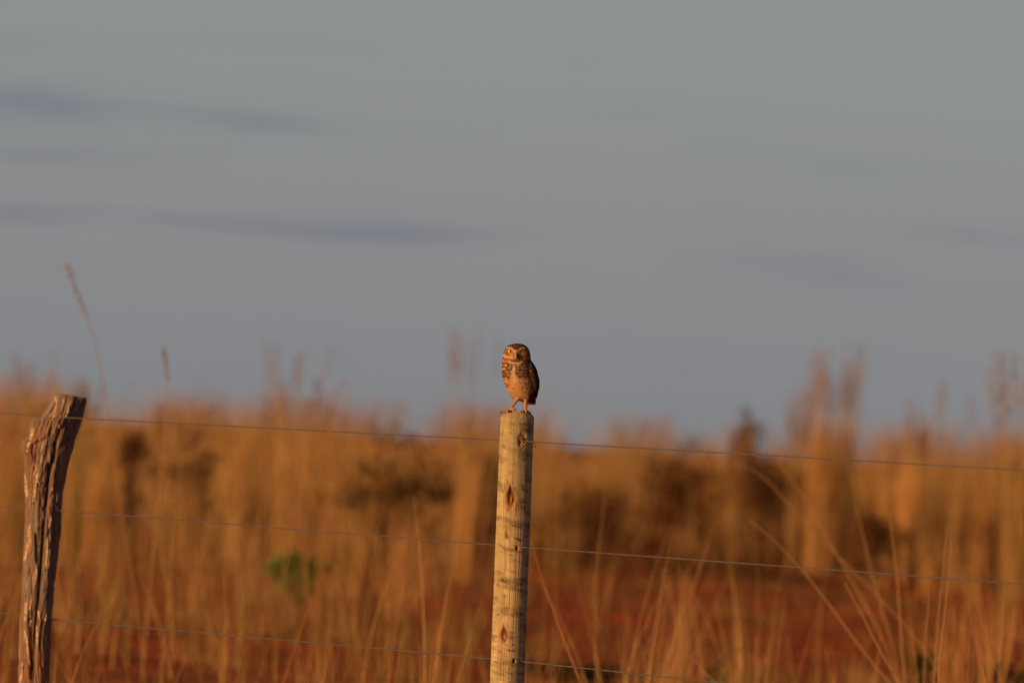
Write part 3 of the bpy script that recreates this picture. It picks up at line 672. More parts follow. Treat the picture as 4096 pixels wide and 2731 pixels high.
y2 = np.concatenate([np.linspace(1582, 2745, 1150), np.linspace(2755, 3620, 120)]); nv2 = len(y2); nu2 = 440
Lx = np.interp(y2, LYa, LXa); Rx = np.interp(y2, RYa, RXa)
Lx = np.where(y2 > 2731, Lx[y2 <= 2731][-1] - (y2 - 2731) * .02, Lx); Rx = np.where(y2 > 2731, Rx[y2 <= 2731][-1] - (y2 - 2731) * .005, Rx)
k_ = np.ones(25) / 25
cx2 = (Lx + Rx) / 2; hw2 = (Rx - Lx) / 2
th = np.arange(nu2) / nu2 * 2 * np.pi; TH, Y2 = np.meshgrid(th, y2); THs = (TH + np.pi) % (2 * np.pi) - np.pi
U = TH / (2 * np.pi)
wv = .018 * np.sin(Y2 / 95) + .03 * (fbm(Y2 * 0, Y2 / 180, 5, 3) - .5)
rdg = fbm((U + wv) * 12, Y2 / 330, 81, 3, 12); rdg2 = fbm((U + wv) * 34, Y2 / 130, 83, 3, 34); rdg3 = fbm((U + wv) * 80, Y2 / 60, 85, 2, 80)
rel = (rdg - .5) * .34 + (rdg2 - .5) * .17 + (rdg3 - .5) * .09 + (fbm((U + wv) * 150, Y2 / 45, 87, 2, 150) - .5) * .05
# deep split down the front right, hollow in the lower half
def groove(pts, w_):
    p_ = np.array(pts, float); gx = np.interp(Y2, p_[:, 1], p_[:, 0]); inr = (Y2 > p_[0, 1]) & (Y2 < p_[-1, 1])
    u_ = (gx - cx2[:, None]) / hw2[:, None]; x_ = np.sin(THs)
    return np.exp(-((x_ - u_) * hw2[:, None] / w_) ** 2) * (np.cos(THs) > 0) * sstep(p_[0, 1], p_[0, 1] + 25, Y2) * sstep(p_[-1, 1], p_[-1, 1] - 25, Y2)
G = [groove([(245, 1700), (230, 1800), (205, 1900), (193, 2000), (186, 2040), (178, 2150), (170, 2250), (160, 2400), (148, 2480), (138, 2600), (135, 2731)], 8),
     groove([(205, 1840), (200, 1900), (190, 1960)], 9), groove([(145, 2120), (150, 2200), (152, 2260)], 5), groove([(130, 2430), (122, 2500), (128, 2600), (132, 2731)], 10),
     groove([(165, 1700), (150, 1800), (135, 1900)], 2.5), groove([(225, 1590), (222, 1650), (205, 1740), (180, 1850), (168, 1960), (160, 2100)], 2.5), groove([(262, 1600), (250, 1700), (235, 1800)], 3), groove([(105, 1900), (103, 2000), (125, 2150), (120, 2300)], 2.5),
     groove([(290, 1600), (280, 1680), (262, 1760)], 3), groove([(100, 2380), (95, 2550), (95, 2731)], 2.5)]
deep = np.maximum(np.maximum(G[0], G[1]), np.maximum(G[2], G[3])); thin = np.maximum.reduce(G[4:])
rel -= deep * .34; rel -= thin * .12
rel = np.where(np.abs(np.sin(THs)) > .93, rel * .45, rel)
# flatten the right flank
sq = np.abs(np.sin(THs)) ** 1.0
capz = sstep(1582, 1592, Y2)
rel -= .16 * np.clip(1 - np.abs(2 * fbm((U + wv) * 20, Y2 / 170, 111, 2, 20) - 1) * 6, 0, 1)
rel -= .10 * np.clip(1 - np.abs(2 * fbm((U + wv) * 46, Y2 / 90, 113, 2, 46) - 1) * 5, 0, 1)
R2 = hw2[:, None] * (1 + rel * .62) * (.96 + .04 * capz)
Cc = np.zeros(TH.shape + (3,)); Cc[:] = (.215, .18, .155)
Cc *= (.6 + .9 * fbm((U + wv) * 45, Y2 / 150, 91, 4, 45))[..., None]
Cc = cmix(Cc, (.19, .14, .12), sstep(.45, .7, fbm((U + wv) * 7, Y2 / 200, 95, 3, 7)) * .7)
red = sstep(.53, .62, fbm((U + wv) * 26, Y2 / 260, 97, 3, 26)) * sstep(2350, 1700, Y2 + 100 * fbm(U * 9, Y2 / 90, 98, 2, 9))
Cc = cmix(Cc, (.34, .085, .03), np.clip(np.maximum(red * .5, thin * .6), 0, 1))
Cc = cmix(Cc, (.36, .17, .07), sstep(2400, 2650, Y2) * sstep(.42, .62, fbm((U + wv) * 30, Y2 / 120, 99, 3, 30)) * .6)
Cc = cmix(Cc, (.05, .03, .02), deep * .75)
# slivers of peeled bark, with ridge highlights painted into their colour
for (xa, ya, xb, yb, w_) in [(136, 1705, 118, 1805, 5), (262, 1595, 252, 1660, 4), (288, 1605, 268, 1670, 5), (248, 1655, 245, 1668, 5), (242, 1700, 234, 1760, 4.5), (236, 1740, 232, 1762, 6), (188, 1762, 170, 1805, 4),
                             (178, 1818, 170, 1858, 4), (155, 1865, 142, 1902, 4), (158, 1880, 136, 2020, 5), (222, 1800, 221, 1818, 3), (217, 1950, 218, 1962, 4), (222, 2010, 238, 2040, 6), (178, 2045, 180, 2080, 4.5), (212, 2060, 205, 2110, 5), (122, 2100, 118, 2150, 6),
                             (230, 1585, 214, 1700, 4), (100, 1900, 105, 1990, 4), (125, 2150, 100, 2240, 8), (152, 2260, 140, 2350, 8), (165, 2160, 160, 2200, 3), (200, 2150, 192, 2270, 4), (110, 2410, 105, 2480, 5), (158, 2440, 165, 2480, 4), (192, 2400, 185, 2480, 4), (128, 2380, 120, 2500, 4), (152, 2500, 154, 2580, 3), (105, 2520, 118, 2620, 5), (118, 2600, 120, 2660, 4), (90, 2650, 80, 2731, 4)]:
    tt_ = np.clip((Y2 - ya) / (yb - ya), 0, 1); gx = xa + (xb - xa) * tt_ + 2 * (fbm(Y2 / 12, Y2 / 12, 3, 2) - .5)
    x_ = cx2[:, None] + hw2[:, None] * np.sin(THs)
    wloc = w_ * (.55 + .45 * np.sin(np.pi * np.clip(tt_, .05, .95)))
    m_ = np.exp(-((x_ - gx) / wloc) ** 4) * sstep(ya - 6, ya + 4, Y2) * sstep(yb + 6, yb - 4, Y2) * (np.cos(THs) > 0)
    Cc = cmix(Cc, (.66, .51, .35), m_ * sstep(.25, .45, fbm(Y2 / 9, U * 60, 119, 2)) * .95); R2 = R2 + m_ * 2.2
Cc = np.clip(Cc, .01, .9)
base = P(cx2, y2, np.full(nv2, D2))
# saw-cut top: tilts a little
sa = np.radians([-180, -135, -90, -70, -45, -15, 15, 32, 58, 80, 90, 135, 180])
su = np.interp(THs, sa, [0, -.7, -1, -.94, -.74, -.28, .22, .48, .80, .96, 1, .7, 0]); sz = np.interp(THs, sa, [-.85, -.6, 0, .34, .64, .90, .94, .86, .60, .20, 0, -.6, -.85])
Vw = base[:, None, :] + (R2 * s2 * su)[..., None] * RGT + (-R2 * s2 * sz)[..., None] * FWD
tiltm = sstep(1640, 1585, Y2)[..., None]
Vw += UPV * (-(np.sin(THs) * 9 * s2)[..., None] * tiltm) 
loc2 = base[-1].copy(); nV = nv2 * nu2
ct = Vw[0].mean(0) - UPV * .002
Vall = np.concatenate([Vw.reshape(-1, 3), [ct]]) - loc2
i = np.arange(nu2); capf = np.stack([i, np.full(nu2, nV), (i + 1) % nu2], -1)
post2 = link('gnarled_fence_post', np_mesh('gnarled_fence_post', Vall, [grid_faces(nu2, nv2)[:, ::-1], capf[:, ::-1]], np.concatenate([Cc.reshape(-1, 3), [[.2, .12, .08]]]), smooth=True), M_old, loc=loc2)
tag(post2, 'dark gnarled split hardwood post leaning right at the left edge', 'fence post', 'posts of the fence')
# broken branch stubs on its left shoulder
def stub(ptsx, radp, seed, name):
    rng = np.random.default_rng(seed); p_ = np.array(ptsx, float)
    ts = np.linspace(0, 1, 26); tq = np.linspace(0, 1, len(p_))
    cx = np.interp(ts, tq, p_[:, 0]); cy = np.interp(ts, tq, p_[:, 1]); cz = np.interp(ts, tq, p_[:, 2])
    for _ in range(3):
        for a in (cx, cy, cz): a[1:-1] = (a[:-2] + 2 * a[1:-1] + a[2:]) / 4
    c = P(cx, cy, np.full(26, D2)) + FWD * (cz * s2)[:, None]
    rr_ = np.interp(ts, np.linspace(0, 1, len(radp)), radp) * s2
    V, Fa = tube(c, rr_, 28)
    n = 26 * 28; u = np.tile(np.arange(28) / 28, 26); v = np.repeat(ts, 28)
    f = 1 + .55 * (fbm(u * 9, v * 3, seed, 3, 9) - .5); cc_ = np.repeat(c, 28, 0)
    V[:n] = cc_ + (V[:n] - cc_) * f[:, None]
    T = np.tile([.24, .14, .09], (len(V), 1)) * (.55 + .9 * fbm(np.concatenate([u, [0, 0]]) * 14, np.concatenate([v, [0, 1]]) * 5, seed + 3, 3, 14))[:, None]
    T = cmix(T, (.33, .09, .03), sstep(.55, .65, fbm(np.concatenate([u, [0, 0]]) * 8, np.concatenate([v, [0, 1]]) * 4, seed + 7, 3, 8)) * .8)
    link(name, np_mesh(name, V - loc2, Fa, T, smooth=True), M_old, post2)
# wooden plug peg beside the middle wire
stub([(214, 2070, -38), (216, 2055, -46), (218, 2044, -46)], [6, 9, 5], 205, 'splinter')

# ------------------------------------------------------------------ the owl
KO = s1 / 4.612                            # metres per owl unit (one unit = a pixel of the enlarged owl)
def OW(cx, cy, w): 
    cx = np.asarray(cx, float); cy = np.asarray(cy, float); w = np.asarray(w, float)
    b_ = P(1950 + cx / 4.612, 1340 + cy / 4.612, np.full(cx.shape, D1)); return b_ + FWD * (w * KO)[..., None]
O0 = OW(560, 1440, 0)                      # the thing's origin, on the post top
def ocoord(Vl):                            # local metres -> owl units
    r = Vl @ RGT / KO + 560; u = 1440 - Vl @ UPV / KO; f = Vl @ FWD / KO
    return r, u, f
# body outline rows: y, left, right, depth centre, depth half
B = np.array([(156, 515, 575, 5, 30), (162, 470, 632, 5, 80), (175, 420, 672, 6, 120), (195, 380, 706, 6, 150), (225, 345, 738, 6, 178), (265, 315, 765, 6, 196), (310, 297, 780, 6, 206),
              (360, 286, 789, 8, 212), (420, 276, 796, 10, 212), (480, 268, 806, 14, 206), (540, 263, 808, 18, 206), (600, 263, 812, 20, 212), (680, 266, 822, 22, 222), (760, 273, 836, 24, 228),
              (850, 291, 852, 30, 222), (950, 323, 866, 38, 208), (1050, 373, 868, 50, 186), (1120, 420, 870, 62, 160), (1165, 465, 866, 75, 130), (1195, 515, 868, 95, 100), (1225, 640, 876, 112, 70), (1262, 690, 880, 125, 40), (1276, 730, 878, 130, 20)])
ys = np.concatenate([np.linspace(156, 240, 30), np.linspace(245, 1276, 150)])
rowsB = np.stack([np.interp(ys, B[:, 0], B[:, i]) for i in range(1, 5)], -1)
for _ in range(3): rowsB[1:-1] = (rowsB[:-2] + 2 * rowsB[1:-1] + rowsB[2:]) / 4
nt_ = 120; th = np.arange(nt_) / nt_ * 2 * np.pi
CX = (rowsB[:, 0] + rowsB[:, 1]) / 2; HX = (rowsB[:, 1] - rowsB[:, 0]) / 2
X = CX[:, None] + HX[:, None] * np.sin(th); Wd = rowsB[:, 2][:, None] - rowsB[:, 3][:, None] * np.cos(th); Yv = np.repeat(ys[:, None], nt_, 1)
# face relief: brow ridge, hollow discs round the eyes, bridge of the bill
fr = np.cos(th)[None, :] > 0
def bump(x, y, rx, ry, p=1.0): return np.exp(-(((X - x) / rx) ** 2 + ((Yv - y) / ry) ** 2) ** p) * fr
rel = np.zeros_like(X)
rel += bump(412, 312, 62, 50) * 24 + bump(650, 312, 54, 44) * 28
rel -= bump(528, 330, 38, 95) * 20
rel -= bump(420, 252, 80, 20) * 20 + bump(640, 256, 80, 20) * 20
rel -= bump(525, 440, 90, 40) * 16
rel += bump(525, 505, 220, 22) * 12
Wd = Wd + rel
Vb = OW(X.ravel(), Yv.ravel(), Wd.ravel()); 
endc = np.array([OW(CX[0], 152, rowsB[0, 2]), OW(CX[-1], 1278, rowsB[-1, 2])]); k = len(Vb); n_ = len(ys); i = np.arange(nt_)
parts = [(np.concatenate([Vb, endc]) - O0, [grid_faces(nt_, n_), np.stack([i, np.full(nt_, k), (i + 1) % nt_], -1)[:, ::-1] * 1, np.stack([i + k - nt_, np.full(nt_, k + 1), (i + 1) % nt_ + k - nt_], -1)])]
def otube(pts, r, n=14):
    p_ = np.array(pts, float); ts = np.linspace(0, 1, 22); tq = np.linspace(0, 1, len(p_))
    c = np.stack([np.interp(ts, tq, p_[:, j]) for j in range(3)], -1)
    for _ in range(2): c[1:-1] = (c[:-2] + 2 * c[1:-1] + c[2:]) / 4
    return tube(OW(c[:, 0], c[:, 1], c[:, 2]) - O0, np.interp(ts, np.linspace(0, 1, len(r)), r) * KO, n)
# thighs, shanks and toes
parts += [otube([(560, 1060, 20), (562, 1150, 0), (548, 1190, -20), (520, 1225, -34), (470, 1290, -50), (425, 1352, -60), (405, 1382, -62)], [95, 60, 40, 31, 26, 24, 24]),
          otube([(700, 1060, 20), (706, 1150, 10), (706, 1200, 0), (708, 1270, -10), (704, 1340, -24), (706, 1395, -30)], [90, 56, 38, 29, 27, 27])]
toes = [  # path, radii
 [(408, 1385, -62), (370, 1392, -80), (320, 1402, -92), (282, 1425, -98)],
 [(408, 1388, -62), (385, 1398, -100), (372, 1404, -140), (385, 1422, -168)],
 [(412, 1382, -60), (445, 1372, -85), (480, 1362, -104), (500, 1380, -108)],
 [(410, 1392, -50), (425, 1405, -10), (440, 1412, 30)],
 [(706, 1398, -30), (670, 1405, -70), (645, 1412, -110), (630, 1425, -130)],
 [(706, 1400, -30), (712, 1404, -80), (718, 1412, -120), (722, 1432, -146)],
 [(708, 1398, -28), (745, 1405, -60), (770, 1412, -84), (782, 1432, -94)],
 [(704, 1404, -20), (700, 1410, 20), (692, 1420, 60)]]
for t_ in toes: parts.append(otube(t_, [24, 23, 22, 19]))
V, Fa = join(parts)
tmp = bpy.data.objects.new('tmp', np_mesh('tmp', V, Fa)); COL.objects.link(tmp)
bm = bmesh.new(); bm.from_mesh(tmp.data); bmesh.ops.recalc_face_normals(bm, faces=bm.faces); bm.to_mesh(tmp.data); bm.free()
rmod = tmp.modifiers.new('r', 'REMESH'); rmod.mode = 'VOXEL'; rmod.voxel_size = .0010
smod = tmp.modifiers.new('s', 'SMOOTH'); smod.iterations = 3; smod.factor = .5
dg = bpy.context.evaluated_depsgraph_get(); dg.update()
me = bpy.data.meshes.new_from_object(tmp.evaluated_get(dg)); bpy.data.objects.remove(tmp)
nV = len(me.vertices); co = np.zeros(nV * 3, dtype=np.float32); me.vertices.foreach_get('co', co); co = co.reshape(-1, 3).astype(float)

def plpath(x, y, pts):
    """distance to a polyline"""
    d = np.full(x.shape, 1e9); pts = np.array(pts, float)
    for a, b_ in zip(pts[:-1], pts[1:]):
        v = b_ - a; t_ = np.clip(((x - a[0]) * v[0] + (y - a[1]) * v[1]) / (v @ v), 0, 1)
        d = np.minimum(d, np.hypot(x - a[0] - t_ * v[0], y - a[1] - t_ * v[1]))
    return d
def owl_colour(x, y, f):
    n1 = fbm(x / 26, y / 30, 301, 3); n2 = fbm(x / 11, y / 16, 303, 2); xj = x + 16 * (n1 - .5) * 2; yj = y + 14 * (n2 - .5) * 2
    DB = np.array([.095, .048, .026]); BF = np.array([.52, .33, .17]); WH = np.array([.70, .53, .35]); MB = np.array([.20, .10, .05])
    C = np.tile(DB, (len(x), 1)) * (.7 + .6 * n2)[:, None]
    # pale dots over the back, wings and crown
    def dots(sx_, sy_, seed, r):
        gy = y / sy_; gx = x / sx_ + .5 * (np.floor(gy) % 2) + f / 90; ix = np.floor(gx); iy = np.floor(gy)
        jx = vnoise(ix * 7.1, iy * 3.3, seed); jy = vnoise(ix * 2.7, iy * 9.1, seed + 1)
        ddx = (gx - ix - .5 + (jx - .5) * .5) * sx_; ddy = (gy - iy - .5 + (jy - .5) * .5) * sy_
        return np.exp(-((ddx / r) ** 2 + (ddy / (r * 1.15)) ** 2) ** 1.5) * (.45 + .55 * vnoise(ix * 5.3, iy * 4.1, seed + 2))
    # y<->chest spots
    chest = dots(54, 58, 311, 15)
    back = dots(58, 70, 313, 11)
    crown = dots(30, 32, 315, 6)
    C = cmix(C, BF, back * .6)
    front = f < 60
    fm = sstep(90, 40, f)
    # breast below: buff with brown bars
    cxm = np.interp(y, [480, 700, 900, 1150], [490, 478, 520, 590])           # pale centre line
    belly = sstep(770, 835, yj + .12 * np.abs(x - 500) * np.where(x > 520, .8, 0)) * fm
    C = cmix(C, BF * 1.02, belly)
    bars = sstep(.54, .63, fbm(x / 32 + 9, y / 17, 331, 2)) * sstep(25, 80, np.abs(x - cxm)) * sstep(1120, 1000, y)
    C = cmix(C, MB * .9, bars * belly * .85)
    cline = np.exp(-((xj - cxm) / np.interp(y, [540, 700, 800], [20, 30, 60])) ** 2) * sstep(520, 590, y) * sstep(900, 820, y) * fm
    C = cmix(C, WH * .92, cline)
    zone = sstep(470, 520, y) * sstep(850, 780, y) * fm
    C = cmix(C, MB * .8, zone * (1 - cline) * sstep(.5, .7, n1) * .35)
    C = cmix(C, WH * .95, chest * zone)
    # throat and collar
    C = cmix(C, MB * 1.2, sstep(34, 16, plpath(xj, yj, [(290, 445), (400, 470), (520, 480), (640, 460), (770, 440)])) * fm * .8)
    C = cmix(C, WH * .9, sstep(26, 10, plpath(xj, yj, [(400, 490), (470, 512), (560, 518), (640, 490)])) * fm * .9)
    C = cmix(C, BF, sstep(22, 8, plpath(xj, yj, [(280, 470), (330, 490), (400, 480)])) * fm * .7)
    # head
    head = sstep(490, 440, y) * fm
    face = sstep(1.0, .88, ((x - 530) / 238) ** 2 + ((y - 330) / 135) ** 2) * fm
    C = cmix(C, np.array([.36, .19, .095]), face * .85); C = C * (1 - face * .35 * sstep(.45, .7, n2))[:, None]
    C = cmix(C, (.55, .38, .24), np.exp(-(((x - 440) / 34) ** 2 + ((y - 366) / 18) ** 2)) * fm * .7)
    C = cmix(C, (.16, .08, .045), np.exp(-(((x - 372) / 30) ** 2 + ((y - 372) / 16) ** 2)) * fm * .7)
    C = cmix(C, (.22, .12, .07), (np.exp(-(((x - 338) / 46) ** 2 + ((y - 335) / 46) ** 2)) + np.exp(-(((x - 735) / 44) ** 2 + ((y - 340) / 60) ** 2))) * fm * .85)
    C = cmix(C, (.60, .37, .20), (np.exp(-(((x - 530) / 60) ** 2 + ((y - 300) / 30) ** 2))) * fm * .9)
    C = cmix(C, WH * .82, sstep(20, 3, plpath(xj, yj, [(350, 236), (400, 232), (455, 250), (495, 292)])) * fm)
    C = cmix(C, WH * 1.0, sstep(20, 3, plpath(xj, yj, [(560, 290), (600, 262), (650, 236), (695, 240)])) * fm)
    C = cmix(C, WH * np.array([.9, .8, .75]), sstep(38, 4, plpath(xj, yj, [(290, 372), (325, 400), (400, 412), (455, 420)])) * fm * (.65 + .5 * n2))
    C = cmix(C, WH * .85, sstep(24, 4, plpath(xj, yj, [(560, 455), (640, 440), (720, 425), (765, 400)])) * fm * .7 * (.4 + .6 * n1))
    C = cmix(C, (.14, .07, .035), (np.exp(-(((x - 562) / 22) ** 2 + ((y - 395) / 42) ** 2)) + .5 * np.exp(-(((x - 490) / 14) ** 2 + ((y - 385) / 34) ** 2))) * fm * .8)  # dark beside the bill, the right side painted in as its shadow
    # crown cap, with its point between the brows
    capl = np.interp(x, [300, 350, 400, 460, 490, 525, 560, 600, 660, 710, 780], [250, 212, 205, 222, 268, 280, 268, 240, 212, 215, 290])
    cap = sstep(6, -8, (y + 10 * (n2 - .5)) - capl)
    C = cmix(C, DB * .65, cap)
    C = cmix(C, (.50, .36, .24), crown * cap * .7)
    # legs: buff down, toes brown
    leg = sstep(1150, 1190, y) * (x < 745) * (f < 60)
    C = cmix(C, (.48, .26, .13), leg * (.75 + .4 * n2))
    C = cmix(C, DB * .8, sstep(742, 775, x + 10 * (n1 - .5)) * sstep(1010, 1120, y + .35 * (x - 760)))
    toe = sstep(1360, 1392, y); C = cmix(C, (.42, .22, .13), toe * .85)
    # tail end, its orange sunlit tone painted into the colour
    tl = sstep(1235, 1262, y) * (x > 735) * sstep(1300, 1290, y); C = cmix(C, (.60, .40, .22), tl * .9)
    return np.clip(C, .01, .9)
x, y, f = ocoord(co)
at = me.attributes.new('tint', 'FLOAT_COLOR', 'POINT')
Tc = owl_colour(x, y, f); at.data.foreach_set('color', np.concatenate([Tc, np.ones((nV, 1))], 1).astype(np.float32).ravel())
me.polygons.foreach_set('use_smooth', np.ones(len(me.polygons), dtype=bool))
owl = bpy.data.objects.new('burrowing_owl', None); COL.objects.link(owl); owl.location = O0
tag(owl, 'small brown spotted burrowing owl with yellow eyes standing on the pale round post', 'owl')
link('body', me, M_feather, owl)

# plumage: small overlapping contour feathers laid over the body
nrm = np.zeros(nV * 3, dtype=np.float32); me.vertices.foreach_get('normal', nrm); nrm = nrm.reshape(-1, 3).astype(float)
rng = np.random.default_rng(77)
ok = np.where((y > 175) & ~((y > 1345) & (x < 745)) & (y < 1345) & ~((np.hypot(x - 412, y - 302) < 56) & (f < 0)) & ~((np.hypot(x - 646, y - 306) < 56) & (f < 0)) & ~((np.abs(x - 525) < 34) & (y > 320) & (y < 470) & (f < 0)))[0]
sel = rng.choice(ok, 6500, replace=False)
p = co[sel]; nn = nrm[sel]; xs, ys_, fs = x[sel], y[sel], f[sel]
dn = -UPV[None] + rng.normal(0, .13, (len(sel), 3)); fac = np.hypot(xs - 530, ys_ - 330)
isf = (ys_ < 470) & (fs < 40)                            # face feathers fan out from the bill
rad_ = ((xs - 530)[:, None] * RGT - (ys_ - 380)[:, None] * UPV); rad_ /= np.linalg.norm(rad_, axis=1)[:, None] + 1e-9
dn = np.where(isf[:, None], rad_ + rng.normal(0, .2, (len(sel), 3)), dn)
dn -= nn * (dn * nn).sum(1)[:, None]; dn /= np.linalg.norm(dn, axis=1)[:, None] + 1e-9
sd = np.cross(nn, dn)
ln = np.where(isf, rng.uniform(10, 17, len(sel)), np.where(ys_ < 500, rng.uniform(14, 22, len(sel)), rng.uniform(18, 32, len(sel))))[:, None] * KO; wd_ = ln * np.where(isf, .22, .30)[:, None]
lift = nn * KO
ln = np.where(((ys_ > 1165) & (xs < 745))[:, None], ln * .5, ln)
Vf = np.stack([p + lift * .6, p + dn * ln * .45 + sd * wd_ + lift * 1.3, p + dn * ln * 1.0 + lift * 3.2, p + dn * ln * .45 - sd * wd_ + lift * 1.3, p + dn * ln * .5 + lift * 2.2], 1).reshape(-1, 3)
k5 = (np.arange(len(sel)) * 5)[:, None]
Ff = np.concatenate([k5 + np.array([0, 1, 4]), k5 + np.array([1, 2, 4]), k5 + np.array([2, 3, 4]), k5 + np.array([3, 0, 4])])
tf = Tc[sel] * rng.uniform(.88, 1.12, (len(sel), 1)); tf = np.repeat(tf, 5, 0)
link('plumage', np_mesh('plumage', Vf, Ff, np.clip(tf, .01, .9), smooth=True), M_feather, owl)

# wings: a shell with long layered flight feathers
def feather(p0, p1, wid, nrm_, colr, bend=.05, n=7):
    p0 = np.array(p0); p1 = np.array(p1); d_ = p1 - p0; Ln = np.linalg.norm(d_); d_ = d_ / Ln
    s_ = np.cross(nrm_, d_); s_ /= np.linalg.norm(s_); t_ = np.linspace(0, 1, n)
    w_ = wid * np.sin(np.pi * np.clip(t_ * .9 + .1, 0, 1)) ** .6 * np.where(t_ > .97, .15, 1)
    c = p0 + d_ * (t_ * Ln)[:, None] + nrm_ * (np.sin(t_ * np.pi) * Ln * bend)[:, None]
    V = np.stack([c - s_ * w_[:, None] - nrm_ * w_[:, None] * .25, c + nrm_ * .0004, c + s_ * w_[:, None] - nrm_ * w_[:, None] * .25], 1).reshape(-1, 3)
    a_ = np.arange(n - 1)[:, None] * 3
    Fq = np.concatenate([a_ + np.array([0, 1, 4, 3]), a_ + np.array([1, 2, 5, 4])])
    T = np.tile(colr, (n, 3)).reshape(-1, 3) * np.where(np.arange(n) % 3 == 1, 1.5, .9).repeat(3)[:, None]
    return V, [Fq], T
def wing(rowsW, seed, sgn):
    R_ = np.array(rowsW, float); ysw = np.linspace(R_[0, 0], R_[-1, 0], 60)
    r_ = np.stack([np.interp(ysw, R_[:, 0], R_[:, j]) for j in range(1, 5)], -1)
    for _ in range(3): r_[1:-1] = (r_[:-2] + 2 * r_[1:-1] + r_[2:]) / 4
    n = 48; th_ = np.arange(n) / n * 2 * np.pi
    X_ = (r_[:, 0] + r_[:, 1])[:, None] / 2 + ((r_[:, 1] - r_[:, 0]) / 2)[:, None] * np.sin(th_); W_ = r_[:, 2][:, None] - r_[:, 3][:, None] * np.cos(th_); Y_ = np.repeat(ysw[:, None], n, 1)
    V = OW(X_.ravel(), Y_.ravel(), W_.ravel()) - O0
    xx, yv_, ff = ocoord(V)
    C = np.tile([.036, .023, .017], (len(V), 1)) * (.7 + .6 * fbm(ff / 14, yv_ / 40, seed, 3))[:, None]
    gy = yv_ / 46; gx = (ff + .6 * xx) / 44 + .5 * (np.floor(gy) % 2); jx_ = vnoise(np.floor(gx) * 7.1, np.floor(gy) * 3.3, 5) - .5; d_ = np.hypot((gx - np.floor(gx) - .5 + .5 * jx_) * 44, (gy - np.floor(gy) - .5 + .5 * jx_) * 46)
    C = cmix(C, (.50, .36, .23), np.exp(-(d_ / 8) ** 4) * .6 * sstep(1000, 850, yv_))
    w = link('wing', np_mesh('wing', V, grid_faces(n, 60), C, smooth=True), M_feather, owl)
    rng = np.random.default_rng(seed); fp = []; Tl = []
    for row, (ya, yb, wmin, wmax, cnt, ln_, wd2) in enumerate([(560, 700, -90, 190, 24, 100, 15), (660, 820, -80, 200, 22, 130, 16), (800, 900, -60, 200, 20, 180, 17), (880, 960, -20, 200, 18, 220, 17)]):
        for q in range(cnt):
            yy_ = rng.uniform(ya, yb); ww_ = np.interp(yy_, ysw, r_[:, 2]) + np.interp(yy_, ysw, r_[:, 3]) * (lerp(-.97, .8, (q + .5) / cnt) + rng.normal(0, .04))
            # outer surface at this depth
            rr_ = [np.interp(yy_, ysw, r_[:, j]) for j in range(4)]
            q_ = np.clip((ww_ - rr_[2]) / rr_[3], -.95, .95); xo = (rr_[0] + rr_[1]) / 2 + sgn * (rr_[1] - rr_[0]) / 2 * math.sqrt(1 - q_ * q_)
            ye = min(yy_ + ln_ * rng.uniform(.8, 1.15), 1175); r2 = [np.interp(min(ye, 1140), ysw, r_[:, j]) for j in range(4)]
            we = r2[2] + (ww_ - rr_[2]) * .7 + 10; q2 = np.clip((we - r2[2]) / r2[3], -.95, .95); xe = (r2[0] + r2[1]) / 2 + sgn * (r2[1] - r2[0]) / 2 * math.sqrt(1 - q2 * q2)
            nm = RGT * sgn * math.sqrt(max(0, 1 - q_ * q_)) + FWD * q_; nm /= np.linalg.norm(nm)
            a_ = OW(xo, yy_, ww_) - O0; b_ = OW(xe + sgn * rng.uniform(0, 9), ye, we) - O0
            v_, f_, t_ = feather(a_ + nm * .0006, b_ + nm * .0012, wd2 * KO, nm, np.array([.038, .024, .017]) * rng.uniform(.6, 2.0), .02)
            fp.append((v_, f_)); Tl.append(t_)
    V, Fa = join(fp); link('flight_feathers', np_mesh('flight_feathers', V, Fa, np.concatenate(Tl), smooth=True), M_feather, w)
wing([(470, 760, 808, 40, 60), (510, 738, 842, 30, 120), (560, 728, 870, 24, 150), (640, 728, 902, 24, 176), (730, 742, 922, 30, 188), (810, 768, 942, 40, 186), (900, 806, 952, 60, 172), (990, 838, 944, 85, 145), (1080, 860, 920, 122, 100), (1140, 872, 900, 130, 60), (1165, 880, 892, 134, 20)], 401, 1)
wing([(500, 282, 330, 120, 40), (560, 276, 340, 125, 80), (640, 276, 350, 130, 110), (760, 288, 370, 135, 120), (880, 322, 400, 140, 105), (980, 380, 450, 150, 80), (1050, 430, 490, 160, 50), (1090, 460, 490, 165, 20)], 402, -1)
# tail feathers
fp = []; Tl = []; rng = np.random.default_rng(9)
for q in range(9):
    xa = lerp(770, 868, q / 8); a_ = OW(xa, 1040, 118 + 6 * (q % 2)) - O0; b_ = OW(lerp(744, 886, q / 8), 1284 - 7 * ((q * 5) % 4), 108 + 6 * (q % 2)) - O0
    v_, f_, t_ = feather(a_, b_, 17 * KO, -FWD, np.array([.10, .055, .03]), .01, 9)
    t_ = t_.reshape(9, 3, 3); t_[2] *= 2.5; t_[5] *= 2.6; t_[7:] = (.55, .36, .2); Tl.append(np.clip(t_.reshape(-1, 3), 0, .8)); fp.append((v_, f_))  # pale bars, and sunlit orange painted onto the tips
V, Fa = join(fp); link('tail_feathers', np_mesh('tail_feathers', V, Fa, np.concatenate(Tl), smooth=True), M_feather, owl)

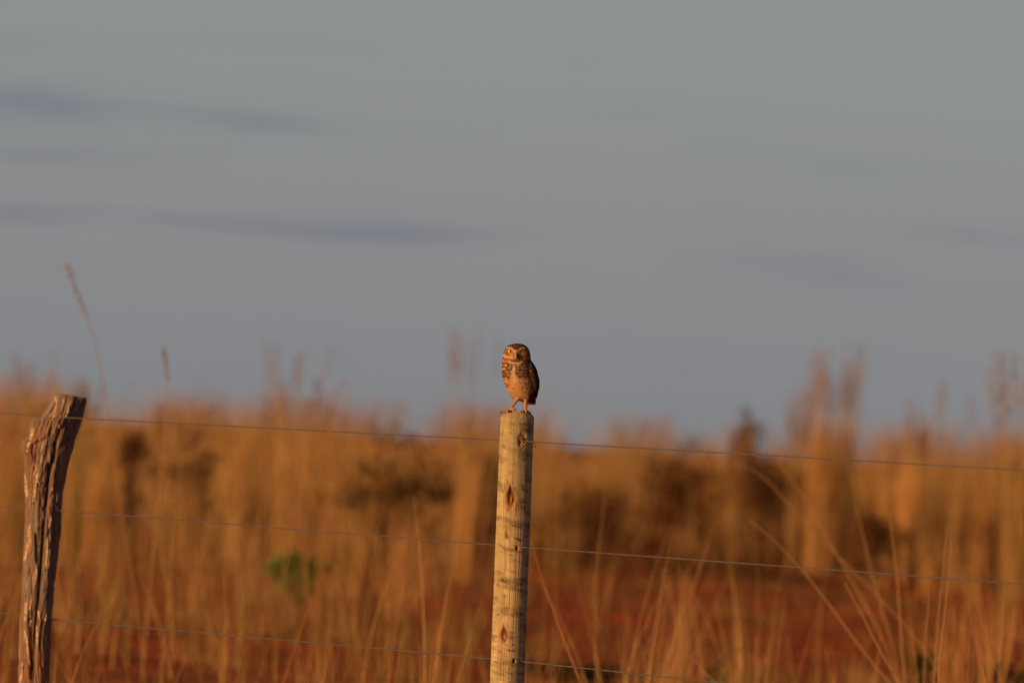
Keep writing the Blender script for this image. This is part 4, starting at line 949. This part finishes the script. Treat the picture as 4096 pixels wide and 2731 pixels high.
# eyes, bill, claws
def sphere(c, r, nu=28, nv=18, sq=(1, 1, 1)):
    u = np.arange(nu) / nu * 2 * np.pi; v = np.linspace(.001, np.pi - .001, nv); Vv, Uu = np.meshgrid(v, u, indexing='ij')
    d_ = np.stack([np.sin(Vv) * np.cos(Uu) * sq[0], np.sin(Vv) * np.sin(Uu) * sq[1], -np.cos(Vv) * sq[2]], -1).reshape(-1, 3)
    Vw = c + r * (d_[:, :1] * RGT + d_[:, 1:2] * UPV + d_[:, 2:] * FWD)
    return Vw, [grid_faces(nu, nv)]
def nearest_w(cx, cy):
    m_ = (np.hypot(x - cx, y - cy) < 24) & (f < 20); return float(np.percentile(f[m_], 50))
m_eye, t, b = mat('owl_eye')
a_ = t.nodes.new('ShaderNodeAttribute'); a_.attribute_name = 'tint'; t.links.new(a_.outputs[0], b.inputs['Base Color']); b.inputs['Roughness'].default_value = .12; b.inputs['Specular IOR Level'].default_value = .6
for (ex, ey, px_, py_) in [(414, 304, 419, 297), (646, 308, 646, 303)]:
    w0 = nearest_w(ex, ey); r = 52
    w0 = w0 + (10 if ex > 500 else 0); c = OW(ex, ey, w0 + 30) - O0
    Vs, Fs = sphere(c, r * KO)
    ex_, ey_, ef_ = ocoord(Vs); dd = np.hypot(ex_ - ex, ey_ - ey)
    C = np.tile([.03, .018, .012], (len(Vs), 1)); C = cmix(C, (.70, .54, .04), sstep(40, 36, dd) * (ef_ < w0 + 30)); C = cmix(C, (.35, .22, .02), sstep(24, 18, np.hypot(ex_ - px_, ey_ - py_)) * .6)
    e = link('eye', np_mesh('eye', Vs, Fs, C, smooth=True), m_eye, owl)
    Vp, Fp = sphere(OW(px_, py_, w0 + 30 - r * .95) - O0, 18 * KO, 20, 12, (1, 1, .35))
    link('pupil', np_mesh('pupil', Vp, Fp, np.tile([.006, .006, .006], (len(Vp), 1)), smooth=True), m_eye, e)
    # dark upper lid, heavier than the lower one
    aa = np.linspace(math.radians(12), math.radians(168), 20); lx = ex + 43 * np.cos(aa); ly = ey - 36 * np.sin(aa)
    Vl, Fl = tube(OW(lx, ly, np.full(20, w0 + 30 - 30)) - O0, np.concatenate([np.linspace(4, 8, 10), np.linspace(8, 4, 10)]) * KO, 8)
    link('eyelid', np_mesh('eyelid', Vl, Fl, np.tile([.05, .028, .016], (len(Vl), 1)), smooth=True), M_feather, e)
m_bill = plain('bill_horn', (.42, .36, .17), .4, 0, (120, .25), .5)
wb = nearest_w(525, 345)
bp_ = np.array([(522, 332, wb + 10), (522, 350, wb - 12), (522, 375, wb - 34), (523, 405, wb - 44), (523, 432, wb - 34), (523, 450, wb - 18)]); rb = [12, 19, 22, 20, 12, 3]
V, Fa = otube(bp_, rb, 18); link('beak', np_mesh('beak', V, Fa, smooth=True), m_bill, owl)
m_claw = plain('claw_horn', (.035, .022, .018), .35, 0, (120, .3), .5)
for t_, cl_ in zip(toes, [[(290, 1418, -100), (255, 1414, -104), (232, 1436, -106), (226, 1470, -106)], [(384, 1410, -160), (378, 1412, -185), (385, 1430, -196), (392, 1448, -196)],
                          [(488, 1368, -106), (508, 1366, -112), (518, 1390, -114), (514, 1416, -114)], None, [(636, 1412, -122), (620, 1406, -140), (612, 1424, -150), (618, 1442, -150)],
                          [(722, 1424, -136), (724, 1420, -160), (726, 1440, -170), (728, 1452, -170)], [(780, 1424, -88), (792, 1424, -100), (796, 1440, -106), (794, 1454, -106)], None]):
    if cl_ is None: continue
    V, Fa = otube(cl_, [12, 10, 6, 1.5], 10); link('claw', np_mesh('claw', V, Fa, smooth=True), m_claw, owl)
